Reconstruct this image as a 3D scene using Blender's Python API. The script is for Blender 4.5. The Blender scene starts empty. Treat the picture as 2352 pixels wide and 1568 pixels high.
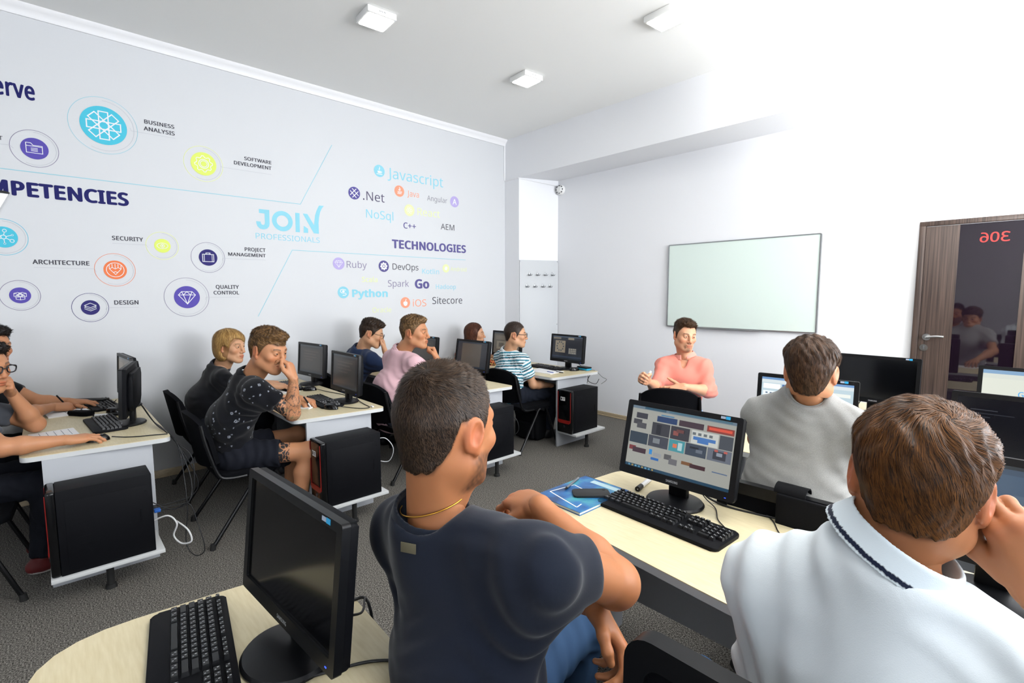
import bpy, bmesh, math, random
import numpy as np
from mathutils import Matrix, Vector
PI = math.pi
SC = bpy.context.scene
COL = SC.collection
random.seed(7)
RNG = np.random.default_rng(11)

# ------------------------------------------------------------------ camera, exposure, world, lights
cam = bpy.data.cameras.new('camera')
cam.sensor_width = 36.0
cam.lens = 36.0 * 1143.842 / 2352.0
cam.clip_start = 0.02
cam_o = bpy.data.objects.new('camera', cam)
COL.objects.link(cam_o)
# columns: camera right, up, back, from the two vanishing points of the photograph
_ey = Vector(((2403 - 1176) / 1143.842, -(673 - 784) / 1143.842, -1)).normalized()
_ex = -Vector(((100 - 1176) / 1143.842, -(677 - 784) / 1143.842, -1)).normalized()
_ex = (_ex - _ey * _ex.dot(_ey)).normalized()
_ez = _ex.cross(_ey)
cam_o.matrix_world = Matrix.Translation((0, 0, 1.5)) @ Matrix((_ex, _ey, _ez)).to_4x4()
SC.camera = cam_o
SC.view_settings.view_transform = 'Standard'
SC.view_settings.look = 'None'
SC.view_settings.gamma = 1.0
SC.view_settings.exposure = 1.0
SC.view_settings.use_curve_mapping = False
SC.cycles.use_denoising = True
SC.cycles.max_bounces = 6
SC.cycles.diffuse_bounces = 3
SC.cycles.glossy_bounces = 3
SC.cycles.transmission_bounces = 4
SC.cycles.sample_clamp_indirect = 6.0
SC.cycles.caustics_reflective = False
SC.cycles.caustics_refractive = False

wd = bpy.data.worlds.new('daylight')
SC.world = wd
wd.use_nodes = True
wd.node_tree.nodes['Background'].inputs[0].default_value = (0.75, 0.87, 1.0, 1)
wd.node_tree.nodes['Background'].inputs[1].default_value = 2.0

def area_light(name, loc, size, direction, power, color=(1, 1, 1), spread=180):
    l = bpy.data.lights.new(name, 'AREA')
    l.shape = 'RECTANGLE'; l.size, l.size_y = size
    l.energy = power; l.color = color; l.spread = math.radians(spread)
    o = bpy.data.objects.new(name, l); COL.objects.link(o)
    o.location = loc
    o.rotation_euler = Vector(direction).to_track_quat('-Z', 'Y').to_euler()
    return o

RIGHT_X = 2.3
# daylight entering through the windows of the right-hand wall (just outside the panes)
WINDOWS = [(-2.55, 1.5), (1.15, 1.7), (3.55, 1.7)]          # (centre along y, width)
WIN_POWER = [42.0, 24.0, 140.0]
for (wy, ww), pw in zip(WINDOWS, WIN_POWER):
    area_light('window_daylight', (RIGHT_X + 0.22, wy, 2.05), (ww, 2.1), (-1, 0, 0.75), pw, (0.97, 0.98, 1.0))

# the photographer's flash, bounced off the ceiling towards the back right of the room
_f = bpy.data.lights.new('bounce_flash', 'SPOT')
_f.energy = 1150.0; _f.spot_size = math.radians(90); _f.spot_blend = 1.0; _f.shadow_soft_size = 0.05; _f.color = (1.0, 0.985, 0.96)
_fo = bpy.data.objects.new('bounce_flash', _f); COL.objects.link(_fo)
_fo.location = (0.14, -0.05, 1.80)
_fo.rotation_euler = Vector((0.22, 0.95, 0.66)).to_track_quat('-Z', 'Y').to_euler()
# ------------------------------------------------------------------ helpers
def srgb(h):
    h = h.lstrip('#')
    out = []
    for i in (0, 2, 4):
        c = int(h[i:i + 2], 16) / 255
        out.append(c / 12.92 if c <= 0.04045 else ((c + 0.055) / 1.055) ** 2.4)
    return (*out, 1.0)

MATS = {}
def mat(name, color='#808080', rough=0.5, metal=0.0, spec=0.5, emit=None, estr=0.0, coat=0.0):
    if name in MATS: return MATS[name]
    m = bpy.data.materials.new(name); m.use_nodes = True
    p = m.node_tree.nodes['Principled BSDF']
    p.inputs['Base Color'].default_value = srgb(color) if isinstance(color, str) else color
    p.inputs['Roughness'].default_value = rough
    p.inputs['Metallic'].default_value = metal
    p.inputs['Specular IOR Level'].default_value = spec
    p.inputs['Coat Weight'].default_value = coat
    if emit:
        p.inputs['Emission Color'].default_value = srgb(emit); p.inputs['Emission Strength'].default_value = estr
    MATS[name] = m
    return m

def nodes(m): return m.node_tree.nodes, m.node_tree.links, m.node_tree.nodes['Principled BSDF']

def noise_bump(m, scale=200, strength=0.15, dist=0.002, detail=3):
    n, l, p = nodes(m)
    t = n.new('ShaderNodeTexCoord'); x = n.new('ShaderNodeTexNoise'); b = n.new('ShaderNodeBump')
    x.inputs['Scale'].default_value = scale; x.inputs['Detail'].default_value = detail
    b.inputs['Strength'].default_value = strength; b.inputs['Distance'].default_value = dist
    l.new(t.outputs['Object'], x.inputs['Vector']); l.new(x.outputs['Fac'], b.inputs['Height']); l.new(b.outputs['Normal'], p.inputs['Normal'])
    return m

def noise_color(m, c1, c2, scale=50, detail=4, lo=0.35, hi=0.65, stretch=(1, 1, 1)):
    n, l, p = nodes(m)
    t = n.new('ShaderNodeTexCoord'); mp = n.new('ShaderNodeMapping'); x = n.new('ShaderNodeTexNoise'); r = n.new('ShaderNodeValToRGB')
    mp.inputs['Scale'].default_value = stretch
    x.inputs['Scale'].default_value = scale; x.inputs['Detail'].default_value = detail
    r.color_ramp.elements[0].position = lo; r.color_ramp.elements[1].position = hi
    r.color_ramp.elements[0].color = srgb(c1); r.color_ramp.elements[1].color = srgb(c2)
    l.new(t.outputs['Object'], mp.inputs['Vector']); l.new(mp.outputs['Vector'], x.inputs['Vector'])
    l.new(x.outputs['Fac'], r.inputs['Fac']); l.new(r.outputs['Color'], p.inputs['Base Color'])
    return m

class MB:
    """collects shapes into one bmesh"""
    def __init__(s, M=None): s.b = bmesh.new(); s.M = M or Matrix.Identity(4)
    def box(s, c, d, bev=0.0, seg=2, R=None):
        M = s.M @ Matrix.Translation(c)
        if R is not None: M = M @ R.to_4x4()
        M = M @ Matrix.Diagonal((d[0], d[1], d[2], 1))
        vs = bmesh.ops.create_cube(s.b, size=1, matrix=M)['verts']
        if bev > 0:
            es = list({e for v in vs for e in v.link_edges})
            bmesh.ops.bevel(s.b, geom=es, offset=bev, segments=seg, affect='EDGES', profile=0.5)
        return s
    def bx(s, x0, x1, y0, y1, z0, z1, bev=0.0, seg=2):
        return s.box(((x0 + x1) / 2, (y0 + y1) / 2, (z0 + z1) / 2), (abs(x1 - x0), abs(y1 - y0), abs(z1 - z0)), bev, seg)
    def tube(s, pts, r, n=8, caps=True, smooth=0, closed=False):
        pts = [Vector(p) for p in pts]
        if smooth: pts = catmull(pts, smooth, closed)
        rs = r if isinstance(r, (list, tuple)) else None
        rings = []; up = None; N = len(pts)
        for i, p in enumerate(pts):
            a = pts[i - 1] if (i > 0 or closed) else pts[i]; b = pts[(i + 1) % N] if (i < N - 1 or closed) else pts[i]
            d = (b - a).normalized()
            if up is None: up = d.orthogonal().normalized()
            else:
                up = (up - d * up.dot(d))
                up = up.normalized() if up.length > 1e-6 else d.orthogonal().normalized()
            q = d.cross(up)
            rr = (rs[min(len(rs) - 1, int(i * len(rs) / N))] if rs else r)
            rings.append([s.b.verts.new(s.M @ (p + (up * math.cos(2 * PI * k / n) + q * math.sin(2 * PI * k / n)) * rr)) for k in range(n)])
        for i in range(N if closed else N - 1):
            A, B = rings[i], rings[(i + 1) % N]
            for k in range(n): s.b.faces.new((A[k], A[(k + 1) % n], B[(k + 1) % n], B[k]))
        if caps and not closed:
            s.b.faces.new(rings[0][::-1]); s.b.faces.new(rings[-1])
        return s
    def cone(s, p0, p1, r0, r1, n=20, caps=True):
        p0, p1 = Vector(p0), Vector(p1); d = (p1 - p0).normalized(); u = d.orthogonal().normalized(); q = d.cross(u)
        A = [s.b.verts.new(s.M @ (p0 + (u * math.cos(2 * PI * k / n) + q * math.sin(2 * PI * k / n)) * r0)) for k in range(n)]
        B = [s.b.verts.new(s.M @ (p1 + (u * math.cos(2 * PI * k / n) + q * math.sin(2 * PI * k / n)) * r1)) for k in range(n)]
        for k in range(n): s.b.faces.new((A[k], A[(k + 1) % n], B[(k + 1) % n], B[k]))
        if caps: s.b.faces.new(A[::-1]); s.b.faces.new(B)
        return s
    def lathe(s, prof, n=32, M=None):
        M = s.M @ (M or Matrix.Identity(4)); rings = []
        for r, z in prof:
            rings.append([s.b.verts.new(M @ Vector((max(r, 1e-4) * math.cos(2 * PI * k / n), max(r, 1e-4) * math.sin(2 * PI * k / n), z))) for k in range(n)])
        for A, B in zip(rings[:-1], rings[1:]):
            for k in range(n): s.b.faces.new((A[k], A[(k + 1) % n], B[(k + 1) % n], B[k]))
        s.b.faces.new(rings[0][::-1]); s.b.faces.new(rings[-1])
        return s
    def prism(s, poly, z0, z1, M=None, bev=0.0, seg=2):
        """polygon (2-D) extruded from z0 to z1, then M"""
        M = s.M @ (M or Matrix.Identity(4)); n = len(poly)
        A = [s.b.verts.new(M @ Vector((x, y, z0))) for x, y in poly]; B = [s.b.verts.new(M @ Vector((x, y, z1))) for x, y in poly]
        fs = [s.b.faces.new((A[k], A[(k + 1) % n], B[(k + 1) % n], B[k])) for k in range(n)]
        f0 = s.b.faces.new(A[::-1]); f1 = s.b.faces.new(B)
        if bev > 0:
            es = list(f0.edges) + list(f1.edges)
            bmesh.ops.bevel(s.b, geom=es, offset=bev, segments=seg, affect='EDGES', profile=0.5)
        return s
    def ring(s, outer, inner, z0, z1, M=None):
        M = s.M @ (M or Matrix.Identity(4)); n = len(outer)
        V = lambda P, z: [s.b.verts.new(M @ Vector((x, y, z))) for x, y in P]
        a, b, c, d = V(outer, z0), V(outer, z1), V(inner, z1), V(inner, z0)
        for P, Q in ((a, b), (b, c), (c, d), (d, a)):
            for k in range(n): s.b.faces.new((P[k], P[(k + 1) % n], Q[(k + 1) % n], Q[k]))
        return s
    def quad(s, pts):
        s.b.faces.new([s.b.verts.new(s.M @ Vector(p)) for p in pts]); return s
    def sheet(s, fn, nu, nv, thick=0.0):
        """grid surface fn(u,v) -> point, optional thickness along the normal"""
        P = [[Vector(fn(i / nu, j / nv)) for j in range(nv + 1)] for i in range(nu + 1)]
        V = [[s.b.verts.new(s.M @ p) for p in r] for r in P]
        fs = [s.b.faces.new((V[i][j], V[i + 1][j], V[i + 1][j + 1], V[i][j + 1])) for i in range(nu) for j in range(nv)]
        if thick:
            s.b.normal_update()
            W = [[s.b.verts.new(v.co - v.normal * thick) for v in r] for r in V]
            for i in range(nu):
                for j in range(nv): s.b.faces.new((W[i][j + 1], W[i + 1][j + 1], W[i + 1][j], W[i][j]))
            for i in range(nu):
                s.b.faces.new((V[i][0], W[i][0], W[i + 1][0], V[i + 1][0])); s.b.faces.new((V[i + 1][nv], W[i + 1][nv], W[i][nv], V[i][nv]))
            for j in range(nv):
                s.b.faces.new((V[0][j + 1], W[0][j + 1], W[0][j], V[0][j])); s.b.faces.new((V[nu][j], W[nu][j], W[nu][j + 1], V[nu][j + 1]))
        return s
    def done(s, name, m, parent=None, smooth=True, angle=35):
        bmesh.ops.recalc_face_normals(s.b, faces=s.b.faces)
        me = bpy.data.meshes.new(name); s.b.to_mesh(me); s.b.free()
        return link(name, me, m, parent, smooth, angle)

def link(name, me, m, parent=None, smooth=True, angle=35):
    if smooth and len(me.polygons):
        me.polygons.foreach_set('use_smooth', [True] * len(me.polygons))
        if angle < 180: me.set_sharp_from_angle(angle=math.radians(angle))
    for x in (m if isinstance(m, (list, tuple)) else [m]): me.materials.append(x)
    o = bpy.data.objects.new(name, me); COL.objects.link(o)
    if parent is not None: o.parent = parent
    return o

def catmull(pts, k=6, closed=False):
    out = []; N = len(pts)
    for i in range(N if closed else N - 1):
        if closed: p0, p1, p2, p3 = pts[i - 1], pts[i], pts[(i + 1) % N], pts[(i + 2) % N]
        else: p0, p1, p2, p3 = pts[max(i - 1, 0)], pts[i], pts[i + 1], pts[min(i + 2, N - 1)]
        for j in range(k):
            t = j / k
            out.append(0.5 * ((2 * p1) + (p2 - p0) * t + (2 * p0 - 5 * p1 + 4 * p2 - p3) * t * t + (3 * p1 - p0 - 3 * p2 + p3) * t ** 3))
    if not closed: out.append(pts[-1])
    return out

def rrect(w, h, r, seg=5, cx=0, cy=0):
    P = []
    for (sx, sy, a0) in ((1, -1, -PI / 2), (1, 1, 0), (-1, 1, PI / 2), (-1, -1, PI)):
        for k in range(seg + 1):
            a = a0 + PI / 2 * k / seg
            P.append((cx + sx * (w / 2 - r) + r * math.cos(a), cy + sy * (h / 2 - r) + r * math.sin(a)))
    return P

def round_poly(pts, rad, seg=6):
    """polygon with rounded corners; rad: number or list"""
    out = []; n = len(pts)
    for i in range(n):
        p = Vector(pts[i]); a = Vector(pts[i - 1]); b = Vector(pts[(i + 1) % n])
        r = rad[i] if isinstance(rad, (list, tuple)) else rad
        u = (a - p); v = (b - p); r_ = min(r, u.length * .45, v.length * .45)
        if r_ < 1e-4: out.append(tuple(p)); continue
        p0 = p + u.normalized() * r_; p1 = p + v.normalized() * r_
        for k in range(seg + 1):
            t = k / seg; q = p0 * (1 - t) ** 2 + p * 2 * t * (1 - t) + p1 * t * t
            out.append((q.x, q.y))
    return out

def tag(o, label=None, cat=None, group=None, kind=None):
    if label: o['label'] = label
    if cat: o['category'] = cat
    if group: o['group'] = group
    if kind: o['kind'] = kind
    return o

def thing(name, label, cat, loc=(0, 0, 0), rz=0.0, group=None, rot=None):
    o = bpy.data.objects.new(name, None); COL.objects.link(o)
    o.empty_display_size = 0.05
    o.location = loc; o.rotation_euler = rot or (0, 0, rz)
    return tag(o, label, cat, group)

def dup(root, loc, rz=0.0, label=None, group=None):
    r = root.copy(); COL.objects.link(r); r.location = loc; r.rotation_euler = (0, 0, rz)
    if label: r['label'] = label
    if group: r['group'] = group
    for ch in list(root.children):
        c = ch.copy(); COL.objects.link(c); c.parent = r
        for g in list(ch.children):
            d = g.copy(); COL.objects.link(d); d.parent = c
    return r

def struct(name, b, m, smooth=False):
    return tag(b.done(name, m, smooth=smooth), kind='structure')

import os
FONT = None
try:
    FONT = bpy.data.fonts.load(os.path.join(bpy.utils.system_resource('DATAFILES', path='fonts'), 'NotoSansHebrew-Regular.woff2'))
except Exception:
    FONT = None
_fc = {}
def text_geo(s, bold=0.0, spacing=1.0):
    key = (s, bold, spacing)
    if key in _fc: return _fc[key]
    cu = bpy.data.curves.new('lettering', 'FONT'); cu.body = s
    if FONT: cu.font = FONT
    cu.size = 1.0; cu.space_character = spacing + bold * 1.6
    cu.resolution_u = 4
    o = bpy.data.objects.new('lettering', cu); COL.objects.link(o)
    dg = bpy.context.evaluated_depsgraph_get(); me = bpy.data.meshes.new_from_object(o.evaluated_get(dg))
    V = np.array([v.co[:] for v in me.vertices]); F = [tuple(p.vertices) for p in me.polygons]
    bpy.data.objects.remove(o); bpy.data.curves.remove(cu); bpy.data.meshes.remove(me)
    if bold:      # a heavier weight: the outline repeated around a small circle
        n = len(V); k = 8; F0 = F; F = []
        V = np.concatenate([V + np.array([bold * math.cos(2 * PI * i / k), .6 * bold * math.sin(2 * PI * i / k), i * 4e-5]) for i in range(k)])
        for i in range(k): F += [tuple(j + n * i for j in f) for f in F0]
    _fc[key] = (V, F)
    return V, F

def lettering(s, fn, width, cap, m, parent, bold=0.0, name='lettering', capref=None, spacing=1.0):
    """flat word; fn maps (u,v) in metres to a point"""
    V, F = text_geo(s, bold, spacing)
    H, _ = text_geo(capref or 'H', bold)
    ch = H[:, 1].max() - max(H[:, 1].min(), 0)
    x0, x1 = V[:, 0].min(), V[:, 0].max()
    sx = width / (x1 - x0); sy = cap / ch
    o_ = Vector(fn(0, 0)); nz = (Vector(fn(1, 0)) - o_).cross(Vector(fn(0, 1)) - o_).normalized()
    P = [Vector(fn((x - x0) * sx, y * sy)) + nz * z for x, y, z in V]
    me = bpy.data.meshes.new(name); me.from_pydata(P, [], F); me.update()
    return link(name, me, m, parent, smooth=False)
# ------------------------------------------------------------------ room shell
XW, YB, YR, ZC = -4.899, 4.98, -3.7, 3.465
M_wall = noise_bump(mat('white wall paint', '#EDEEF1', 0.75, spec=0.3), 60, 0.05, 0.002)
M_vinyl = mat('white satin mural vinyl', '#D3D5D8', 0.6, spec=0.3)
M_ceil = mat('white ceiling paint', '#F6F6F4', 0.85, spec=0.2)
M_cornice = mat('white plaster cornice', '#EFEFF1', 0.6)
M_base = noise_color(mat('beige wood skirting', '#B7A489', 0.5), '#A9967A', '#C9B898', 30, 3, .3, .7, (1, 1, 12))
M_floor = mat('speckled grey carpet', '#8A8782', 0.95, spec=0.1)
def _floor():
    n, l, p = nodes(M_floor)
    t = n.new('ShaderNodeTexCoord'); a = n.new('ShaderNodeTexNoise'); r = n.new('ShaderNodeValToRGB'); b = n.new('ShaderNodeBump')
    a.inputs['Scale'].default_value = 165; a.inputs['Detail'].default_value = 2.5; a.inputs['Roughness'].default_value = 0.65
    e = r.color_ramp.elements
    e[0].position = 0.36; e[0].color = srgb('#34322F'); e[1].position = 0.64; e[1].color = srgb('#96928B')
    m = e.new(0.5); m.color = srgb('#64615C')
    b.inputs['Strength'].default_value = 0.5; b.inputs['Distance'].default_value = 0.004
    l.new(t.outputs['Object'], a.inputs['Vector']); l.new(a.outputs['Fac'], r.inputs['Fac']); l.new(r.outputs['Color'], p.inputs['Base Color'])
    l.new(a.outputs['Fac'], b.inputs['Height']); l.new(b.outputs['Normal'], p.inputs['Normal'])
_floor()
struct('floor', MB().bx(XW - .1, RIGHT_X + .1, YR - .1, YB + .1, -0.1, 0), M_floor)
struct('ceiling', MB().bx(XW - .1, RIGHT_X + .1, YR - .1, YB + .1, ZC, ZC + 0.1), M_ceil)
struct('wall_left', MB().bx(XW - .1, XW, YR - .1, YB + .1, 0, ZC), M_vinyl)
struct('wall_back', MB().bx(XW, RIGHT_X + .1, YB, YB + .1, 0, ZC), M_wall)
struct('wall_rear', MB().bx(XW, RIGHT_X + .1, YR - .1, YR, 0, ZC), M_wall)
b = MB()
ys = [YR]
for wy, ww in WINDOWS: ys += [wy - ww / 2, wy + ww / 2]
ys.append(YB)
for i in range(0, len(ys), 2): b.bx(RIGHT_X, RIGHT_X + .2, ys[i], ys[i + 1], 0, ZC)
for wy, ww in WINDOWS:
    b.bx(RIGHT_X, RIGHT_X + .2, wy - ww / 2, wy + ww / 2, 0, 0.95); b.bx(RIGHT_X, RIGHT_X + .2, wy - ww / 2, wy + ww / 2, 3.15, ZC)
struct('wall_right', b, M_wall)
struct('beam', MB().bx(XW, RIGHT_X, 4.463, YB, 2.96, ZC), M_wall)
struct('pillar', MB().prism([(XW, 4.463), (-4.634, 4.463), (-4.434, YB), (XW, YB)], 0, 2.96), M_wall)

M_pvc = mat('white window plastic', '#F2F2F2', 0.3)
M_pane = bpy.data.materials.new('clear window glass'); M_pane.use_nodes = True
def _pane():
    n, l = M_pane.node_tree.nodes, M_pane.node_tree.links
    n.clear(); o = n.new('ShaderNodeOutputMaterial'); mx = n.new('ShaderNodeMixShader'); t = n.new('ShaderNodeBsdfTransparent'); g = n.new('ShaderNodeBsdfGlossy'); f = n.new('ShaderNodeFresnel')
    g.inputs['Roughness'].default_value = 0.02; f.inputs['IOR'].default_value = 1.3
    l.new(f.outputs[0], mx.inputs[0]); l.new(t.outputs[0], mx.inputs[1]); l.new(g.outputs[0], mx.inputs[2]); l.new(mx.outputs[0], o.inputs[0])
_pane()
for k, (wy, ww) in enumerate(WINDOWS):
    w = thing('window_%d' % (k + 1), None, None, (RIGHT_X + .1, wy, 0)); w['kind'] = 'structure'
    R = Matrix(((0, 0, 1, 0), (1, 0, 0, 0), (0, 1, 0, 0), (0, 0, 0, 1)))
    f = MB()
    O = rrect(ww - .002, 2.198, .002, 1, 0, 2.05)
    f.ring(O, rrect(ww - .14, 2.06, .002, 1, 0, 2.05), -.03, .03, R)
    f.bx(-.03, .03, -.03, .03, 0.96, 3.14)
    f.done('window_frame', M_pvc, w, smooth=False)
    MB().bx(-.004, .004, -ww / 2 + .06, ww / 2 - .06, 1.0, 3.1).done('window_pane', M_pane, w, smooth=False)
    MB().bx(-.25, .09, -ww / 2 - .05, ww / 2 + .05, .92, .95, .005).done('window_sill', M_pvc, w)

# cornice: concave moulding along the left wall
prof = [(0, -0.075), (0.012, -0.075), (0.018, -0.06), (0.02, -0.045), (0.035, -0.03), (0.052, -0.012), (0.055, 0), (0, 0)]
b = MB()
b.prism([(x, z) for x, z in prof], YR, 4.463, Matrix(((1, 0, 0, XW), (0, 0, 1, 0), (0, 1, 0, ZC), (0, 0, 0, 1))))
tag(b.done('trim_1', M_cornice, angle=50), kind='structure')
b = MB()
b.prism([(0, 0), (.018, 0), (.018, .045), (.008, .06), (0, .06)], YR, 4.463, Matrix(((1, 0, 0, XW), (0, 0, 1, 0), (0, 1, 0, 0), (0, 0, 0, 1))))
tag(b.done('baseboard_left', M_base, angle=40), kind='structure')
b = MB()
for x0, x1 in ((-4.3, -0.70), (0.24, RIGHT_X)):
    b.bx(x0, x1, YB - .016, YB, 0, .05, .004); b.bx(x0, x1, YB - .024, YB, 0, .014, .003)
tag(b.done('baseboard_back', M_base, angle=40), kind='structure')
# thin corner bead between mural wall and pillar, and plastic trunking under the beam
b = MB().bx(XW, XW + .012, 4.445, 4.463, 2.96, ZC - .075, .002)
b.tube([(-4.634, 4.458, 2.952), (-4.425, 4.975, 2.893)], .008, 6)
b.tube([(XW + .004, 4.458, 2.955), (-4.634, 4.458, 2.955)], .006, 6)
tag(b.done('trim_2', M_cornice), kind='structure')

# ------------------------------------------------------------------ ceiling lamps
M_lampbody = mat('white lamp housing', '#EFEFED', 0.4)
M_diff = mat('glowing lamp diffuser', '#FFFFFF', 0.4, emit='#FFFDF6', estr=9.0)
M_dark = mat('dark slot', '#55575A', 0.6)
def ceiling_lamp(x, y, label):
    t = thing('ceiling_lamp', label, 'lamp', (x, y, ZC), math.radians(-4), 'square ceiling lamps')
    MB().box((0, 0, -.022), (.215, .215, .044), .006).done('housing', M_lampbody, t)
    MB().prism(rrect(.185, .185, .012), -.0475, -.0435).done('diffuser', M_diff, t)
    b = MB()
    for i in (-.02, -.012, 0, .012, .02): b.box((.1078, i, -.02), (.0006, .003, .008))
    b.done('vent', M_dark, t)
for x, y, l in ((-3.38, 1.85, 'square white lit ceiling lamp nearest the mural wall and the camera'), (-3.36, 3.33, 'smallest square lit ceiling lamp, farthest away above the whiteboard corner'), (-1.98, 3.35, 'square white lit ceiling lamp nearest the beam, right of the others')):
    ceiling_lamp(x, y, l)

# ------------------------------------------------------------------ door
M_wood = mat('dark wenge wood', '#4A3A33', 0.42)
def _wood():
    n, l, p = nodes(M_wood)
    t = n.new('ShaderNodeTexCoord'); mp = n.new('ShaderNodeMapping'); x = n.new('ShaderNodeTexNoise'); r = n.new('ShaderNodeValToRGB')
    mp.inputs['Scale'].default_value = (140, 140, 2.2); x.inputs['Scale'].default_value = 1; x.inputs['Detail'].default_value = 5
    r.color_ramp.elements[0].position = .32; r.color_ramp.elements[1].position = .72
    r.color_ramp.elements[0].color = srgb('#2C211D'); r.color_ramp.elements[1].color = srgb('#584840')
    l.new(t.outputs['Object'], mp.inputs['Vector']); l.new(mp.outputs['Vector'], x.inputs['Vector']); l.new(x.outputs['Fac'], r.inputs['Fac']); l.new(r.outputs['Color'], p.inputs['Base Color'])
_wood()
M_tint = mat('dark plum tinted glass', '#170E18', 0.03, spec=0.9)
M_steel = mat('brushed steel', '#C9C9C7', 0.25, metal=1.0)
M_red = mat('red door number film', '#B5231F', 0.5)
d = thing('door_1', None, None, (0, YB, 0)); d['kind'] = 'structure'
x0, x1 = -0.70, 0.235
b = MB().bx(x0, x0 + .04, -.03, 0, 0, 2.044, .004).bx(x1 - .04, x1, -.03, 0, 0, 2.044, .004).bx(x0, x1, -.031, 0, 2.008, 2.044, .004)
b.done('door_frame', M_wood, d)
b = MB().bx(x0 + .042, -.465, -.018, 0, .005, 2.004).bx(-.125, x1 - .042, -.018, 0, .005, 2.004).bx(-.465, -.125, -.018, 0, .005, .18)
b.done('leaf', M_wood, d, smooth=False)
MB().bx(-.465, -.125, -.014, -.004, .18, 2.004).done('glass_panel', M_tint, d, smooth=False)
h = MB().cone((-.61, -.018, 1.165), (-.61, -.026, 1.165), .026, .026, 28).tube([(-.61, -.02, 1.165), (-.61, -.055, 1.165), (-.595, -.064, 1.167), (-.55, -.066, 1.174), (-.505, -.063, 1.173)], .0095, 10, smooth=5)
h.done('handle', M_steel, d)
h = MB().cone((-.622, -.018, 1.082), (-.622, -.026, 1.082), .026, .026, 28).done('lock', M_steel, d)
MB().prism([(-.004, -.012), (.004, -.012), (.003, .004), (.007, .01), (0, .016), (-.007, .01), (-.003, .004)], 0, .001, Matrix(((1, 0, 0, -.622), (0, 0, -1, -.0262), (0, 1, 0, 1.082), (0, 0, 0, 1)))).done('keyhole', M_dark, d)
lettering('306', lambda u, v: (-.199 - u, -.0150, 1.866 + v), .156, .068, M_red, d, bold=.012)
# cable on the wall above the door
M_greycable = mat('pale grey cable', '#C9CACC', 0.5)
tag(MB().tube([(-.275, YB - .004, 2.49), (-.255, YB - .004, 2.455), (-.215, YB - .004, 2.385), (-.185, YB - .004, 2.31), (-.165, YB - .004, 2.2), (-.17, YB - .004, 2.11), (-.19, YB - .004, 2.05)], .0028, 6, smooth=5).done('wall_cable', M_greycable), 'thin grey cable hanging on white wall above the door', 'cable')

# ------------------------------------------------------------------ whiteboard
M_glassboard = mat('pale green glass board', '#DDEBE4', 0.12, spec=0.6)
M_alu = mat('aluminium', '#A9ACAE', 0.35, metal=1.0)
t = thing('whiteboard', 'large pale green glass whiteboard with thin metal frame on back wall', 'whiteboard', (-2.091, YB, 1.586))
Rb = Matrix(((1, 0, 0, 0), (0, 0, -1, 0), (0, 1, 0, 0), (0, 0, 0, 1)))
MB().prism(rrect(1.438, .858, .004), .006, .020, Rb).done('board_surface', M_glassboard, t)
MB().ring(rrect(1.454, .874, .012), rrect(1.436, .856, .006), .0, .025, Rb).done('frame', M_alu, t)
MB().box((-.05, -.03, -.440), (.62, .03, .006), .002).done('pen_ledge', M_alu, t)

# ------------------------------------------------------------------ hook panel and smoke detector
ang = math.atan2(YB - 4.463, -4.434 + 4.634)
t = thing('hook_panel', 'light grey panel with two rows of coat hooks beside mural corner', 'panel', (-4.634, 4.463, 0), ang)
M_panel = mat('grey laminate panel', '#C4C7CA', 0.5)
MB().bx(0.004, .552, -.016, 0, 0.0, 1.935, .003).done('board', M_panel, t)
M_hook = mat('chrome hook', '#8F9193', 0.3, metal=1.0)
for s in (.137, .249, .361, .465):
    for zz, ds in ((1.76, 0), (1.61, -.035)):
        q = s + ds
        b = MB().box((q, -.018, zz), (.012, .004, .05), .002).tube([(q, -.018, zz - .01), (q, -.05, zz - .02), (q, -.055, zz + .005)], .004, 6, smooth=4)
        b.tube([(q - .028, -.045, zz - .005), (q - .022, -.04, zz - .02), (q, -.02, zz - .018), (q + .022, -.04, zz - .02), (q + .028, -.045, zz - .005)], .0035, 6, smooth=4)
        b.done('hook', M_hook, t)
b = MB()
for q, zz in ((.015, 1.92), (.54, 1.92), (.54, 1.1), (.015, 1.1)): b.cone((q, -.016, zz), (q, -.019, zz), .006, .004, 10)
b.done('screw', M_hook, t)
t = thing('smoke_detector', 'round white smoke detector in the corner under the beam', 'smoke detector', (-4.375, YB - .03, 2.838), 0, rot=(PI / 2, 0, math.radians(8)))
MB().lathe([(.001, -.03), (.062, -.03), (.062, .0), (.056, .014), (.036, .024), (.03, .034), (.001, .036)], 36).done('body', M_lampbody, t)
b = MB()
for k in range(8):
    a = 2 * PI * k / 8; b.box((.047 * math.cos(a), .047 * math.sin(a), .0195), (.012, .02, .004), R=Matrix.Rotation(a, 3, 'Z'))
b.done('vent', M_dark, t)
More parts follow.
